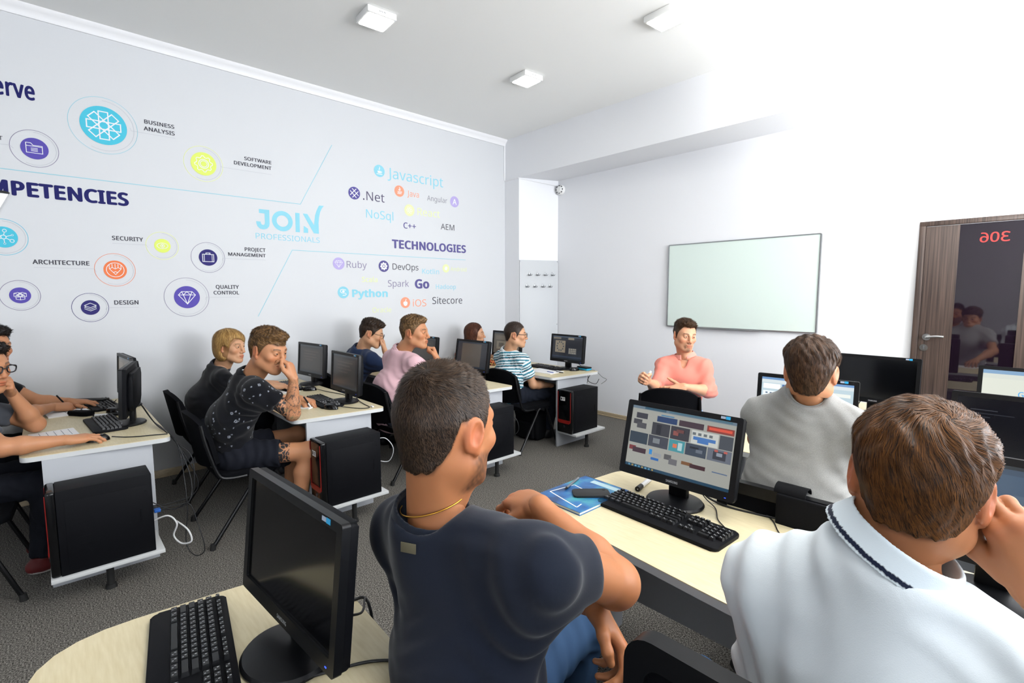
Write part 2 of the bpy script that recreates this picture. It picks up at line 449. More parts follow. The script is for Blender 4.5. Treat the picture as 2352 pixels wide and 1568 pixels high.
# ------------------------------------------------------------------ wall mural (printed vinyl on the left wall): u = world y, v = z
MUR = thing('wall_mural', 'printed wall mural of technology names, round icons and JOIN PROFESSIONALS lettering', 'mural', (XW, 0, 0))
CM = dict(c='#8FCFE0', C='#4FC0D8', g='#5D5870', o='#F2A285', O='#EC7F50', k='#8B8B95', y='#E2EAB0', Y='#DDEB72', n='#5F5A90', N='#1F2060', d='#4A4A52', p='#8C87A2', P='#5B50A8', Q='#8F86C4', R='#F59E80', L='#B5A9DA', w='#E8E9EC', D='#35306F', X='#77708F', B='#8FCBD8', Z='#B9BBC2', V='#5E589A', W2='#E9F28A')
def mm(k): return mat('mural ink ' + k, CM[k], 0.7, spec=0.2)
def at(u, v, h=.0012): return (h, u, v)
WORDS = [('Javascript', 2.768, 2.740, 3.488, .108, 'c', 0), ('.Net', 2.478, 2.475, 2.724, .090, 'g', 0), ('Java', 3.005, 2.580, 3.156, .062, 'o', 0), ('Angular', 3.264, 2.565, 3.543, .057, 'k', 0), ('NoSql', 2.507, 2.296, 2.826, .086, 'c', 0), ('React', 3.132, 2.387, 3.436, .080, 'y', 0), ('C++', 2.948, 2.226, 3.108, .064, 'n', .015), ('AEM', 3.447, 2.257, 3.643, .066, 'd', 0), ('TECHNOLOGIES', 2.8, 2.004, 3.815, .090, 'n', .045), ('Ruby', 2.277, 1.772, 2.498, .067, 'p', 0), ('DevOps', 2.802, 1.769, 3.13, .066, 'd', 0), ('Kotlin', 3.18, 1.734, 3.413, .057, 'c', 0), ('Android', 3.579, 1.777, 3.82, .047, 'y', 0), ('Scala', 2.439, 1.63, 2.617, .052, 'y', .01), ('Spark', 2.74, 1.583, 3.002, .07, 'p', 0), ('Go', 3.079, 1.57, 3.273, .1, 'n', .05), ('Hadoop', 3.365, 1.562, 3.656, .053, 'c', 0), ('Python', 2.325, 1.474, 2.735, .076, 'c', .045), ('iOS', 3.049, 1.362, 3.228, .078, 'o', 0), ('Sitecore', 3.312, 1.386, 3.749, .08, 'd', 0), ('Oracle', 2.549, 1.306, 2.773, .052, 'y', 0),
    ('PROFESSIONALS', 1.428, 2.002, 2.009, .05, 'c', 0), ('erve', -.156, 2.845, .048, .118, 'N', .03), ('MPETENCIES', -.226, 2.185, .529, .096, 'N', .05), ('T', -.152, 2.542, -.132, .027, 'd', .01),
    ('BUSINESS', .662, 2.831, .859, .029, 'd', .028), ('ANALYSIS', .655, 2.778, .859, .03, 'd', .028), ('SOFTWARE', 1.366, 2.678, 1.592, .029, 'd', .028), ('DEVELOPMENT', 1.282, 2.627, 1.59, .03, 'd', .028), ('SECURITY', .409, 1.917, .602, .031, 'd', .028), ('ARCHITECTURE', -.042, 1.718, .266, .031, 'd', .03), ('DESIGN', .393, 1.425, .544, .032, 'd', .028), ('PROJECT', 1.332, 1.886, 1.506, .032, 'd', .028), ('MANAGEMENT', 1.198, 1.838, 1.505, .029, 'd', .028), ('QUALITY', 1.088, 1.551, 1.269, .032, 'd', .028), ('CONTROL', 1.069, 1.502, 1.269, .03, 'd', .028)]
for s, u0, v0, u1, cap, c, bo in WORDS:
    lettering(s, lambda u, v, u0=u0, v0=v0: at(u0 + u, v0 + v), u1 - u0, cap, mm(c), MUR, bold=bo)

def circle(u, v, r, n=48): return [(u + r * math.cos(2 * PI * k / n), v + r * math.sin(2 * PI * k / n)) for k in range(n)]
class Flat:
    """flat printed shapes at a small height off the wall"""
    def __init__(s, h=.0012): s.b = bmesh.new(); s.h = h
    def poly(s, P): s.h += 1.5e-5; s.b.faces.new([s.b.verts.new(at(u, v, s.h)) for u, v in P]); return s
    def annulus(s, u, v, r0, r1, n=64, a0=0, a1=2 * PI):
        A = [s.b.verts.new(at(u + r1 * math.cos(a0 + (a1 - a0) * k / n), v + r1 * math.sin(a0 + (a1 - a0) * k / n), s.h)) for k in range(n + 1)]
        B = [s.b.verts.new(at(u + r0 * math.cos(a0 + (a1 - a0) * k / n), v + r0 * math.sin(a0 + (a1 - a0) * k / n), s.h)) for k in range(n + 1)]
        for k in range(n): s.b.faces.new((A[k], A[k + 1], B[k + 1], B[k]))
        return s
    def line(s, P, w, closed=False):
        P = list(P) + ([P[0]] if closed else [])
        for (a, b), (c, d) in zip(P[:-1], P[1:]):
            dx, dy = c - a, d - b; L = math.hypot(dx, dy)
            if L < 1e-6: continue
            ex, ey = dx / L * w * .35, dy / L * w * .35; nx, ny = -dy / L * w / 2, dx / L * w / 2
            s.poly([(a - ex + nx, b - ey + ny), (a - ex - nx, b - ey - ny), (c + ex - nx, d + ey - ny), (c + ex + nx, d + ey + ny)])
        return s
    def done(s, name, m, parent):
        me = bpy.data.meshes.new(name); s.b.to_mesh(me); s.b.free()
        return link(name, me, m, parent, smooth=False)

def T(u, v, k):  # icon coordinates (-1..1) -> wall
    return lambda x, y: (u + x * k, v + y * k)
def icon(kind, u, v, r, parent, ink='w'):
    f = Flat(.0034); t = T(u, v, r); w = r * .055
    if kind == 'weave':
        for k in range(4):
            a = PI / 4 * k; c, s = math.cos(a), math.sin(a)
            R = [(-.2, -.72), (.2, -.72), (.2, .72), (-.2, .72)]
            f.line([t(x * c - y * s, x * s + y * c) for x, y in R], w, True)
    elif kind == 'folder':
        f.line([t(*p) for p in [(-.6, .5), (-.25, .5), (-.1, .3), (.55, .3), (.55, -.42), (-.6, -.42)]], w, True); f.line([t(-.6, .22), t(.55, .2)], w)
        for k in range(3): f.line([t(-.25, .02 - .13 * k), t(.2, .02 - .13 * k)], w)
    elif kind == 'gear' or kind == 'gearsolid':
        P = []
        for k in range(32):
            a = 2 * PI * k / 32; rr = .7 if (k // 2) % 2 == 0 else .56
            P.append(t(rr * math.cos(a), rr * math.sin(a)))
        if kind == 'gear':
            f.line(P, w, True); f.annulus(u, v, r * .35, r * .41); f.annulus(u, v, r * .24, r * .29)
        else:
            for k in range(32): f.poly([P[k], P[(k + 1) % 32], t(.3 * math.cos(2 * PI * (k + 1) / 32), .3 * math.sin(2 * PI * (k + 1) / 32)), t(.3 * math.cos(2 * PI * k / 32), .3 * math.sin(2 * PI * k / 32))])
            f.poly([t(.2 * math.cos(a * PI / 6), .2 * math.sin(a * PI / 6)) for a in range(12)])
    elif kind == 'network':
        f.annulus(u, v, r * .15, r * .21)
        for a, l, rr in ((80, .62, .16), (20, .66, .09), (-30, .66, .17), (-85, .62, .09), (150, .66, .12), (215, .6, .15)):
            c, s = math.cos(math.radians(a)), math.sin(math.radians(a))
            f.line([t(.2 * c, .2 * s), t((l - rr) * c, (l - rr) * s)], w); q = t(l * c, l * s); f.annulus(q[0], q[1], r * rr * .7, r * rr)
    elif kind == 'eye':
        f.line([t(.66 * math.cos(a), .4 * math.sin(a)) for a in [2 * PI * k / 24 for k in range(24)]], w * 1.3, True); f.annulus(u, v, r * .2, r * .27); f.annulus(u, v, 0.001, r * .1)
    elif kind == 'pencil':
        f.annulus(u, v, r * .72, r * .78)
        f.line([t(*p) for p in [(-.5, .1), (0, -.5), (.5, .1), (.25, .25), (0, .1), (-.25, .25)]], w, True)
        f.line([t(-.18, -.28), t(0, -.18), t(.18, -.28)], w)
        for x in (-.5, -.25, 0, .25, .5): f.line([t(x, .12 + .13 * (abs(x) == .25)), t(x, .5 + .1 * (abs(x) < .4))], w)
    elif kind == 'case':
        f.line([t(*p) for p in [(-.6, .38), (.6, .38), (.6, -.5), (-.6, -.5)]], w * 1.3, True); f.line([t(-.22, .38), t(-.22, .55), t(.22, .55), t(.22, .38)], w * 1.3)
        f.line([t(-.42, .38), t(-.42, -.5)], w); f.line([t(.42, .38), t(.42, -.5)], w)
    elif kind == 'boxes':
        for cx_, cy_, k in ((-.22, .16, .34), (.22, .16, .34), (0, -.12, .4)):
            f.line([t(cx_ - k, cy_ + .1), t(cx_, cy_ + .22), t(cx_ + k, cy_ + .1), t(cx_ + k, cy_ - k * .9), t(cx_, cy_ - k * 1.15), t(cx_ - k, cy_ - k * .9)], w, True)
            f.line([t(cx_ - k, cy_ + .1), t(cx_, cy_ - .02), t(cx_ + k, cy_ + .1)], w); f.line([t(cx_, cy_ - .02), t(cx_, cy_ - k * 1.15)], w)
    elif kind == 'layers':
        f.line([t(0, .6), t(.62, .28), t(0, -.02), t(-.62, .28)], w * 1.2, True)
        for k in (.2, .42): f.line([t(-.62, .26 - k), t(0, -.04 - k), t(.62, .26 - k)], w * 1.2)
        for x in (-.62, .62): f.line([t(x, .06), t(x * .7, .18)], w)
    elif kind == 'diamond':
        f.line([t(*p) for p in [(-.66, .2), (-.4, .5), (.4, .5), (.66, .2), (0, -.62)]], w, True); f.line([t(-.66, .2), t(.66, .2)], w)
        for x in (-.28, .28): f.line([t(0, -.62), t(x, .2), t(x * 1.45, .5)], w); f.line([t(x, .2), t(0, .5)], w)
    elif kind == 'cup':
        f.poly([t(*p) for p in [(-.36, .0), (.3, .0), (.25, -.36), (-.3, -.36)]]); f.line([t(.3, -.05), t(.46, -.1), t(.42, -.25), t(.25, -.3)], w * 1.6); f.line([t(-.5, -.52), t(.5, -.52)], w * 2)
        f.line([t(.0, .12), t(-.08, .3), t(.1, .45), t(.02, .66)], w * 2)
    elif kind == 'flamecup':
        f.line([t(.05, .05), t(-.15, .25), t(.12, .42), t(.0, .7)], w * 1.8); f.line([t(.18, .1), t(.1, .28), t(.22, .4)], w * 1.8)
        for k, ww in enumerate((.36, .3, .42)): f.line([t(-ww, -.08 - .17 * k), t(0, -.14 - .17 * k), t(ww, -.08 - .17 * k)], w * 1.6)
        f.line([t(.36, -.05), t(.5, -.12), t(.36, -.25)], w * 1.6)
    elif kind == 'hash':
        for k in (-.18, .18): f.line([t(-.5 + k, -.5 - k + .0), t(.5 + k, .5 - k)], w * 2.2); f.line([t(-.5 + k, .5 + k), t(.5 + k, -.5 + k)], w * 2.2)
    elif kind == 'atom':
        for a in (0, PI / 3, 2 * PI / 3): f.line([t(.62 * math.cos(q) * math.cos(a) - .24 * math.sin(q) * math.sin(a), .62 * math.cos(q) * math.sin(a) + .24 * math.sin(q) * math.cos(a)) for q in [2 * PI * k / 20 for k in range(20)]], w, True)
        f.annulus(u, v, .001, r * .1)
    elif kind == 'blob': f.poly([t(.42 * math.cos(a) * (1 + .15 * math.sin(2 * a)), .46 * math.sin(a)) for a in [2 * PI * k / 20 for k in range(20)]])
    elif kind == 'snake':
        f.line([t(.45, .4), t(-.1, .52), t(-.5, .4), t(-.52, .1), t(-.3, -.08), t(.35, -.14), t(.52, -.3), t(.3, -.48), t(-.1, -.5)], w * 2); f.poly([t(-.2, .3), t(0, .38), t(.2, .3), t(.22, .08), t(0, -.05), t(-.22, .08)])
    elif kind == 'fruit':
        f.poly([t(x, y) for x, y in [(0, .15), (.2, .22), (.4, .1), (.45, -.15), (.3, -.5), (.1, -.6), (-.1, -.6), (-.3, -.5), (-.45, -.15), (-.4, .1), (-.2, .22)]]); f.line([t(.02, .2), t(.16, .62)], w * 2.4)
    f.done('icon', mm(ink), parent)
BADGES = [('folder', .022, 2.516, .072, .126, 'P', 'X'), ('weave', .412, 2.757, .138, .204, 'C', 'B'), ('gear', 1.051, 2.589, .094, .144, 'Y', 'W2'), ('network', -.174, 1.894, .071, .123, 'C', 'C'), ('eye', .726, 1.892, .055, .11, 'Y', 'W2'), ('pencil', .415, 1.69, .071, .125, 'O', 'O'), ('case', 1.044, 1.814, .069, .127, 'D', 'X'), ('boxes', -.119, 1.497, .055, .105, 'P', 'X'), ('layers', .251, 1.405, .055, .108, 'D', 'D'), ('diamond', .873, 1.479, .092, .161, 'P', 'X'),
    ('cup', 2.672, 2.795, .062, 0, 'c', 0), ('hash', 2.383, 2.528, .063, 0, 'V', 0), ('flamecup', 2.906, 2.619, .06, 0, 'R', 0), ('letter', 3.65, 2.596, .064, 0, 'L', 0), ('atom', 3.028, 2.428, .064, 0, 'y', 0), ('diamond', 2.193, 1.809, .061, 0, 'L', 0), ('gearsolid', 2.695, 1.801, .061, 0, 'n', 0), ('blob', 3.512, 1.805, .049, 0, 'y', 0), ('snake', 2.232, 1.52, .06, 0, 'c', 0), ('fruit', 2.951, 1.407, .061, 0, 'R', 0)]
for kind, u, v, r, ro, c, cr in BADGES:
    dsc = Flat(.0022).poly(circle(u, v, r)).done('badge', mm(c), MUR)
    if kind == 'letter': lettering('A', lambda a, b_, u=u, v=v: at(u - .03 + a, v - .032 + b_, .0034), .06, .064, mm('w'), dsc, bold=.02)
    else: icon(kind, u, v, r, dsc)
    if ro:
        Flat().annulus(u, v, ro - .0028, ro).done('outer_ring', mm(cr), MUR)
        Flat().annulus(u, v, ro * .885 - .0012, ro * .885 + .0012, 48, -PI * .65, PI * .5).done('inner_ring', mm('Z'), MUR)
for P in ([(.571, 2.775), (.575, 2.755), (.597, 2.755), (.859, 2.757)], [(1.178, 2.6), (1.182, 2.586), (1.586, 2.586)], [(.41, 1.892), (.62, 1.892), (.63, 1.875)], [(-.037, 1.694), (.293, 1.694), (.3, 1.67)], [(.34, 1.385), (.345, 1.402), (.543, 1.402)], [(1.15, 1.795), (1.154, 1.813), (1.504, 1.813)], [(1.005, 1.455), (1.009, 1.477), (1.269, 1.477)], [(-.3, 2.516), (-.1, 2.516), (-.085, 2.5)], [(-.3, 1.496), (-.235, 1.496)]):
    Flat().line(P, .0022).done('rule', mm('Z'), MUR)
Flat().line([(-1.2, 2.354), (1.837, 2.353), (2.165, 2.96)], .005).done('rule', mm('B'), MUR)
Flat().line([(1.416, 1.303), (1.743, 1.917), (3.806, 1.917)], .005).done('rule', mm('B'), MUR)
JO = [[(1.466, 2.267), (1.554, 2.267), (1.552, 2.141), (1.546, 2.117), (1.528, 2.097), (1.497, 2.088), (1.469, 2.092), (1.448, 2.112), (1.440, 2.135), (1.438, 2.157), (1.476, 2.156), (1.478, 2.142), (1.486, 2.130), (1.497, 2.127), (1.507, 2.133), (1.512, 2.15), (1.512, 2.231), (1.466, 2.232)], [(1.785, 2.268), (1.825, 2.268), (1.822, 2.089), (1.782, 2.088)], [(1.86, 2.154), (1.9, 2.129), (1.899, 2.089), (1.857, 2.088)], [(1.855, 2.268), (1.899, 2.268), (1.959, 2.168), (1.964, 2.207), (1.973, 2.265), (1.988, 2.308), (2.015, 2.361), (2.062, 2.363), (2.043, 2.338), (2.023, 2.298), (2.011, 2.247), (2.004, 2.19), (2.004, 2.089), (1.954, 2.09)]]
f = Flat()
for P in JO: f.poly(P)
f.annulus(1.666, 2.178, .052, .0925)
f.done('lettering', mm('c'), MUR)
# ------------------------------------------------------------------ furniture and computers
T = 0.6976
M_top = noise_color(mat('cream laminate', '#D2C5A0', 0.38), '#CDBF99', '#D8CCAA', 14, 4, .3, .7, (1, 9, 9))
M_edge = mat('pale grey edge band', '#C9CBCB', 0.45)
M_side = noise_bump(mat('light grey laminate', '#ABAEB3', 0.55), 300, .05, .001)
M_black = mat('black plastic', '#0C0D10', 0.42, spec=0.3)
M_blackm = noise_bump(mat('matt black plastic', '#0A0B0F', 0.55, spec=0.12), 500, .1, .001)
M_gloss = mat('glossy black plastic', '#07080A', 0.18, spec=0.4)
M_foot = mat('black rubber', '#141414', 0.7)
M_cable = mat('black cable', '#121316', 0.5)
M_wcable = mat('white cable', '#DADADA', 0.5)
M_blue = mat('blue connector', '#2360B8', 0.4)
M_logo = mat('silver lettering', '#B9BCC0', 0.4, metal=.3)

def desk(label, poly, panel_x=None, y0=0, tower=True, rad=.05, back=None, wallside=None, panel_span=(.08, .535), group='cream computer desks'):
    t = thing('computer_desk', label, 'desk', (0, 0, 0), 0, group)
    P = round_poly(poly, rad, 6)
    MB().prism(P, T - .003, T).done('tabletop', M_top, t, smooth=False)
    MB().prism(P, T - .027, T - .003).done('edge_band', M_edge if group else M_edge, t, angle=30)
    if panel_x is not None:
        a, c = y0 + panel_span[0], y0 + panel_span[1]
        MB().bx(panel_x - .022, panel_x, a, c, 0, T - .027, .002).done('side_panel', M_side, t)
        if tower:
            MB().bx(panel_x, panel_x + (.295 if panel_x < -3.3 else .245), a - .0, a + .445, .145, .165, .002).done('tower_shelf', M_edge, t)
            MB().cone((panel_x + .19, a + .22, .0), (panel_x + .19, a + .22, .02), .026, .022, 16).cone((panel_x + .19, a + .22, .02), (panel_x + .19, a + .22, .145), .016, .016, 16).done('leg', M_foot, t)
    if wallside is not None:
        MB().bx(wallside, wallside + .022, y0 + .08, y0 + .535, 0, T - .027, .002).done('side_panel', M_side, t)
    if back:
        x0, x1, y = back
        MB().bx(x0, x1, y, y + .018, .18, T - .027, .002).done('modesty_panel', M_side, t)
    return t
LD = [(-.143, -3.375, -3.385), (1.11, -3.205, -3.225), (2.345, -3.175, -3.20), (3.52, -3.165, -3.195)]   # front edge y, aisle edge x, panel x
LDL = ['cream desk at lower left under the two side-on monitors', 'cream desk of the tattooed man and blonde woman', 'cream desk in front of the man in the pink T-shirt', 'cream desk nearest the back wall with blue case on its corner']
for (y0, xa, px), lb in zip(LD, LDL):
    y1 = y0 + .62 if y0 < 3 else y0 + .66
    desk(lb, [(XW + .02, y0), (xa - .025, y0), (xa + .035, y1), (XW + .02, y1)], px, y0, back=(XW + .06, px - .03, y0 + .40), wallside=XW + .03)
desk('cream desk in front of the man in the navy T-shirt, blue book on it', [(-1.33, 1.325), (-.853, 1.275), (-.497, 1.24), (.05, 1.215), (.62, 1.215), (.62, 1.90), (-1.275, 1.905)], -1.22, 1.33, tower=False, rad=[.09, .5, .5, .5, .03, .03, .09], back=(-1.2, .6, 1.78), wallside=.58, panel_span=(.02, .5))
desk('cream desk under the monitor the man in the grey T-shirt faces', [(-1.25, 2.56), (.62, 2.54), (.62, 3.17), (-1.2, 3.18)], -1.18, 2.52, tower=False, back=(-1.15, .6, 3.05), wallside=.58)
desk('cream desk nearest the door under the wide black monitor', [(-1.2, 3.76), (.62, 3.76), (.62, 4.38), (-1.15, 4.38)], -1.1, 3.72, tower=False, back=(-1.08, .6, 4.25), wallside=.58)
desk('empty cream desk with rounded corner at the bottom left of the photo', [(-1.515, -.085), (-.9, -.1), (-.835, .0), (-.835, .532), (-1.245, .552), (-1.43, .56), (-1.47, .36)], -1.38, -.06, tower=False, rad=[.22, .05, .05, .02, .5, .06, .3], back=(-1.36, -.9, .44), wallside=-.9)

# --- PC tower (local: front towards -y)
def tower(x1, y0, label):
    t = thing('computer_tower', label, 'computer', (x1 - .182, y0, .165), 0, 'black computer towers')
    W_, D_, H_ = .182, .40, .415
    MB().bx(0, W_, .03, D_, 0, H_, .004).done('case', M_blackm, t)
    b = MB().bx(W_, W_ + .0012, .06, D_ - .01, .02, H_ - .055, .0005)
    for k in range(5): b.bx(W_, W_ + .002, .1, .15, .1 + .035 * k, .104 + .035 * k)
    for yy, zz in ((.26, .13), (.30, .17), (.33, .11), (.37, .33), (.36, .09)): b.cone((W_, yy, zz), (W_ + .003, yy, zz), .003, .002, 8)
    b.bx(W_, W_ + .003, .345, .352, .17, .24)
    b.done('side_cover', M_blackm, t)
    f = MB().bx(-.001, W_ + .001, -.005, .032, 0, H_ + .002, .012, 3).done('front_bezel', M_gloss, t)
    b = MB()
    b.prism([(.012, .11), (.03, .095), (W_ - .03, .095), (W_ - .012, .11), (W_ - .012, .128), (.012, .128)], 0, .006, Matrix(((1, 0, 0, 0), (0, 0, -1, -.004), (0, 1, 0, 0), (0, 0, 0, 1))))
    b.bx(.010, .016, -.008, .004, .11, .40).bx(W_ - .016, W_ - .010, -.008, .004, .11, .40)
    b.done('red_trim', M_redtrim, t)
    MB().cone((W_ / 2, -.004, .065), (W_ / 2, -.008, .065), .014, .012, 20).done('power_button', M_steelbutton, t)
    s = MB().bx(.045, .10, -.0062, -.005, .315, .35).done('sticker', M_sticker, t)
    MB().bx(.05, .066, -.0066, -.006, .322, .343).bx(.078, .095, -.0066, -.006, .338, .343).bx(.082, .089, -.0066, -.006, .322, .337).done('print', M_black, s)
    return t
M_redtrim = mat('dark red plastic', '#8E1B17', 0.3)
M_steelbutton = mat('dark chrome', '#3A3C40', 0.3, metal=.8)
M_sticker = mat('white sticker', '#E4E4E2', 0.6)
tw = [(-3.105, -.055, 'black computer tower at lower left beside the tangle of cables'), (-2.995, 1.19, 'black computer tower by the tattooed man’s bare knee'), (-2.968, 2.40, 'black computer tower partly hidden behind the head of the man in navy'), (-3.0, 3.585, 'black computer tower with red trim and white sticker nearest the back wall')]
for a in tw: tower(*a)

# --- monitors (local: base centre on the desk, screen towards -y)
M_bezel = mat('black monitor plastic', '#0B0C0F', 0.38, spec=0.3)
M_screenoff = mat('dark monitor glass', '#06070A', 0.14, spec=.5)
_emc = {}
def em(h, s=.75):
    k = h + str(s)
    if k not in _emc:
        m = mat('screen glow ' + k, '#050506', 0.2, emit=h, estr=s); _emc[k] = m
    return _emc[k]
M_bluest = mat('cyan sticker', '#2FA8E0', 0.4); M_whitest = mat('pale sticker', '#A9B7CC', 0.4)
def monitor(loc, yaw, tilt, label, W_=.465, H_=.297, zc=.222, screen=None, base=True):
    t = thing('monitor', label, 'monitor', (loc[0], loc[1], T), math.radians(yaw), 'black desktop monitors')
    MB().lathe([(.001, 0), (.108, 0), (.11, .006), (.104, .013), (.05, .022), (.001, .023)], 40, Matrix.Diagonal((1, .9, 1, 1))).done('base', M_bezel, t)
    MB().box((0, .03, .085), (.075, .028, .145), .006).done('neck', M_bezel, t)
    Rm = Matrix.Translation((0, 0, zc)) @ Matrix.Rotation(math.radians(tilt), 4, 'X') @ Matrix(((1, 0, 0, 0), (0, 0, -1, 0), (0, 1, 0, 0), (0, 0, 0, 1)))   # local x,z in panel, +z of prism -> -y
    iw, ih = W_ - .042, H_ - .052; oy = .006
    b = MB(Rm); O = rrect(W_, H_, .008, 4); I = rrect(iw, ih, .002, 4, 0, oy)
    b.ring(O, I, -.018, .0); h = b.done('bezel', M_bezel, t)
    b = MB(Rm); b.prism(rrect(W_ - .004, H_ - .004, .008), -.036, -.012, bev=.006); b.prism(rrect(W_ * .8, H_ * .78, .04), -.062, -.034, bev=.012, seg=3); b.done('back_shell', M_blackm, t)
    so = MB(Rm).prism(rrect(iw + .002, ih + .002, .001, 1, 0, oy), -.012, -.0055).done('screen', M_screenoff if screen is None else em(screen[0], screen[2] if len(screen) > 2 else .5), t, smooth=False)
    if screen is not None:
        by = {}
        for (u0, v0, u1, v1, col) in screen[1]: by.setdefault(col, []).append((u0, v0, u1, v1))
        for k, (col, rs) in enumerate(by.items()):
            b = MB(Rm); z = -.0054 + .0001 * k
            for (u0, v0, u1, v1) in rs:
                X = lambda u: -iw / 2 + u * iw; Y = lambda v: oy + ih / 2 - v * ih
                b.quad([(X(u0), Y(v0), z), (X(u0), Y(v1), z), (X(u1), Y(v1), z), (X(u1), Y(v0), z)])
            b.done('screen_image', em(col, screen[2] if len(screen) > 2 else .5), so, smooth=False)
    fn = lambda u, v: Rm @ Vector((-.024 + u, -H_ / 2 + .0105 + v, .0006))
    lettering('SAMSUNG', fn, .048, .0085, M_logo, t, bold=.02)
    MB(Rm).bx(W_ / 2 - .062, W_ / 2 - .046, H_ / 2 - .014, H_ / 2 - .003, 0, .0006).done('sticker', M_bluest, t)
    MB(Rm).bx(W_ / 2 - .080, W_ / 2 - .063, H_ / 2 - .013, H_ / 2 - .004, 0, .0006).done('sticker', M_whitest, t)
    MB(Rm).box((W_ / 2 - .03, -H_ / 2 + .012, .0003), (.006, .0025, .001)).done('power_light', mat('blue led', '#1A2A66', .3, emit='#3355FF', estr=1.0), t)
    return t

def img_screen():
    r = [(0, 0, 1, .045, '#5B6B78'), (0, .045, 1, .075, '#8C8E88'), (.13, 0, .35, .035, '#2C4A5A'), (.38, .004, .96, .03, '#41606F'), (0, .955, 1, 1, '#1E3A4E')]
    rows = [(.11, .20, [(.05, .17, '#34343C'), (.27, .47, '#24385C'), (.49, .72, '#3C2E36'), (.75, .985, '#7A3630')]),
            (.22, .42, [(.23, .41, '#34353B'), (.42, .60, '#333238'), (.62, .86, '#B0B3AE'), (.87, .985, '#3F434A')]),
            (.43, .61, [(.01, .20, '#2C3742'), (.21, .41, '#3A3D46'), (.42, .57, '#3C7F88'), (.58, .77, '#363E4A'), (.78, .985, '#5A5F6A')])]
    for v0, v1, cs in rows:
        for u0, u1, c in cs: r.append((u0, v0, u1, v1, c))
    r += [(.03, .22, .12, .30, '#3B3B40'), (.07, .27, .17, .36, '#45454A'), (.02, .66, .09, .73, '#6A2F33'), (.06, .68, .20, .76, '#3A2A33'), (.235, .66, .265, .74, '#2B78B5'), (.26, .78, .34, .82, '#2A5A96'), (.28, .70, .36, .76, '#84878A'),
          (.39, .68, .46, .76, '#4E4E50'), (.44, .73, .52, .82, '#5C5C60'), (.56, .72, .66, .77, '#6B4A30'), (.64, .73, .78, .79, '#3A2228'), (.84, .76, .97, .775, '#4A5C78'),
          (.64, .31, .84, .36, '#3F68A0'), (.68, .36, .78, .40, '#3F68A0'), (.63, .25, .66, .29, '#5C6266'), (.68, .25, .71, .29, '#5C6266'), (.73, .25, .76, .29, '#5C6266'), (.78, .25, .81, .29, '#5C6266'),
          (.77, .13, .97, .17, '#C04A38'), (.83, .46, .94, .58, '#34363E'), (.86, .48, .91, .53, '#7E8590'), (.84, .44, .87, .47, '#A5524A'), (.92, .44, .95, .47, '#A5524A'), (.46, .49, .50, .55, '#C0674A'), (.51, .46, .55, .58, '#97B4B8'), (.31, .08, .44, .1, '#45708F'), (.26, .47, .33, .55, '#6A6F74'), (.45, .29, .50, .36, '#7C4844'), (.48, .26, .55, .31, '#5E3A38'), (.28, .25, .32, .40, '#22232A'), (.62, .47, .70, .50, '#23262E'), (.68, .50, .74, .55, '#5A616C')]
    for k in range(8): r.append((.04 + .035 * k, .965, .06 + .035 * k, .99, ['#4A7A94', '#8A7A4A', '#5A8AA4'][k % 3]))
    return ('#8E8F89', r, .62)
def cad_screen():
    r = [(0, 0, 1, .05, '#3A4656'), (0, .05, 1, .14, '#34393F'), (.03, .06, .28, .13, '#6B6558'), (.30, .06, .50, .13, '#20242C'), (.53, .05, .72, .14, '#7A7365'), (.76, .06, .96, .13, '#22262E'), (.10, .2, .44, .72, '#7A7162'), (.55, .5, .82, .76, '#4A4B4C'), (0, .86, 1, .93, '#2A3240'), (0, .94, 1, 1, '#1A2028')]
    for k in range(10):
        a = 2 * PI * k / 10; r.append((.27 + .11 * math.cos(a) - .018, .45 + .19 * math.sin(a) - .03, .27 + .11 * math.cos(a) + .018, .45 + .19 * math.sin(a) + .03, '#2F3A44'))
    for i in range(4):
        for j in range(3): r.append((.57 + .06 * i, .52 + .08 * j, .61 + .06 * i, .575 + .08 * j, '#8A857A'))
    return ('#23252B', r, .55)
def chart_screen():
    r = [(0, 0, 1, .05, '#5E7FA6'), (0, .05, 1, .12, '#B5BDC0'), (.02, .14, .22, .25, '#D5D8D6'), (.24, .14, .5, .24, '#3B5A8C'), (.02, .30, .26, .55, '#C9D2D6'), (.28, .28, .46, .7, '#B6BFC4'), (.02, .58, .26, .62, '#2E3036'), (.5, .15, .62, .25, '#34302E'), (.64, .2, .97, .27, '#C6C9C4'), (.55, .33, .70, .6, '#CDD2D4'), (.71, .38, .92, .60, '#7E98B8'), (.56, .64, .82, .9, '#C2CCD2'), (0, .94, 1, 1, '#3C4C5C')]
    for i in range(4):
        for j in range(3): r.append((.05 + .05 * i, .33 + .065 * j, .075 + .05 * i, .36 + .065 * j, '#4A5A70'))
    for i in range(3):
        for j in range(2): r.append((.735 + .06 * i, .42 + .08 * j, .77 + .06 * i, .47 + .08 * j, '#4A6488'))
    return ('#9FB0B8', r, .8)
def search_screen():
    r = [(0, 0, 1, .09, '#7390AC'), (.0, .09, 1, .2, '#B9BDB6')]
    return ('#BFC2B8', r, .75)
def page_screen(): return ('#4A443E', [(0, 0, .16, 1, '#2A2B30'), (.80, 0, 1, 1, '#2A2B30'), (0, 0, 1, .06, '#222A34'), (0, .94, 1, 1, '#1E2630')], .55)
def dim_screen(): return ('#2E2D2E', [(0, 0, 1, .06, '#343A40'), (.1, .12, .9, .88, '#383634'), (.2, .2, .8, .24, '#4A4440'), (.2, .3, .7, .34, '#4A4440'), (.2, .4, .75, .44, '#463F3C'), (.25, .5, .6, .54, '#463F3C'), (0, .94, 1, 1, '#262A30')], .5)
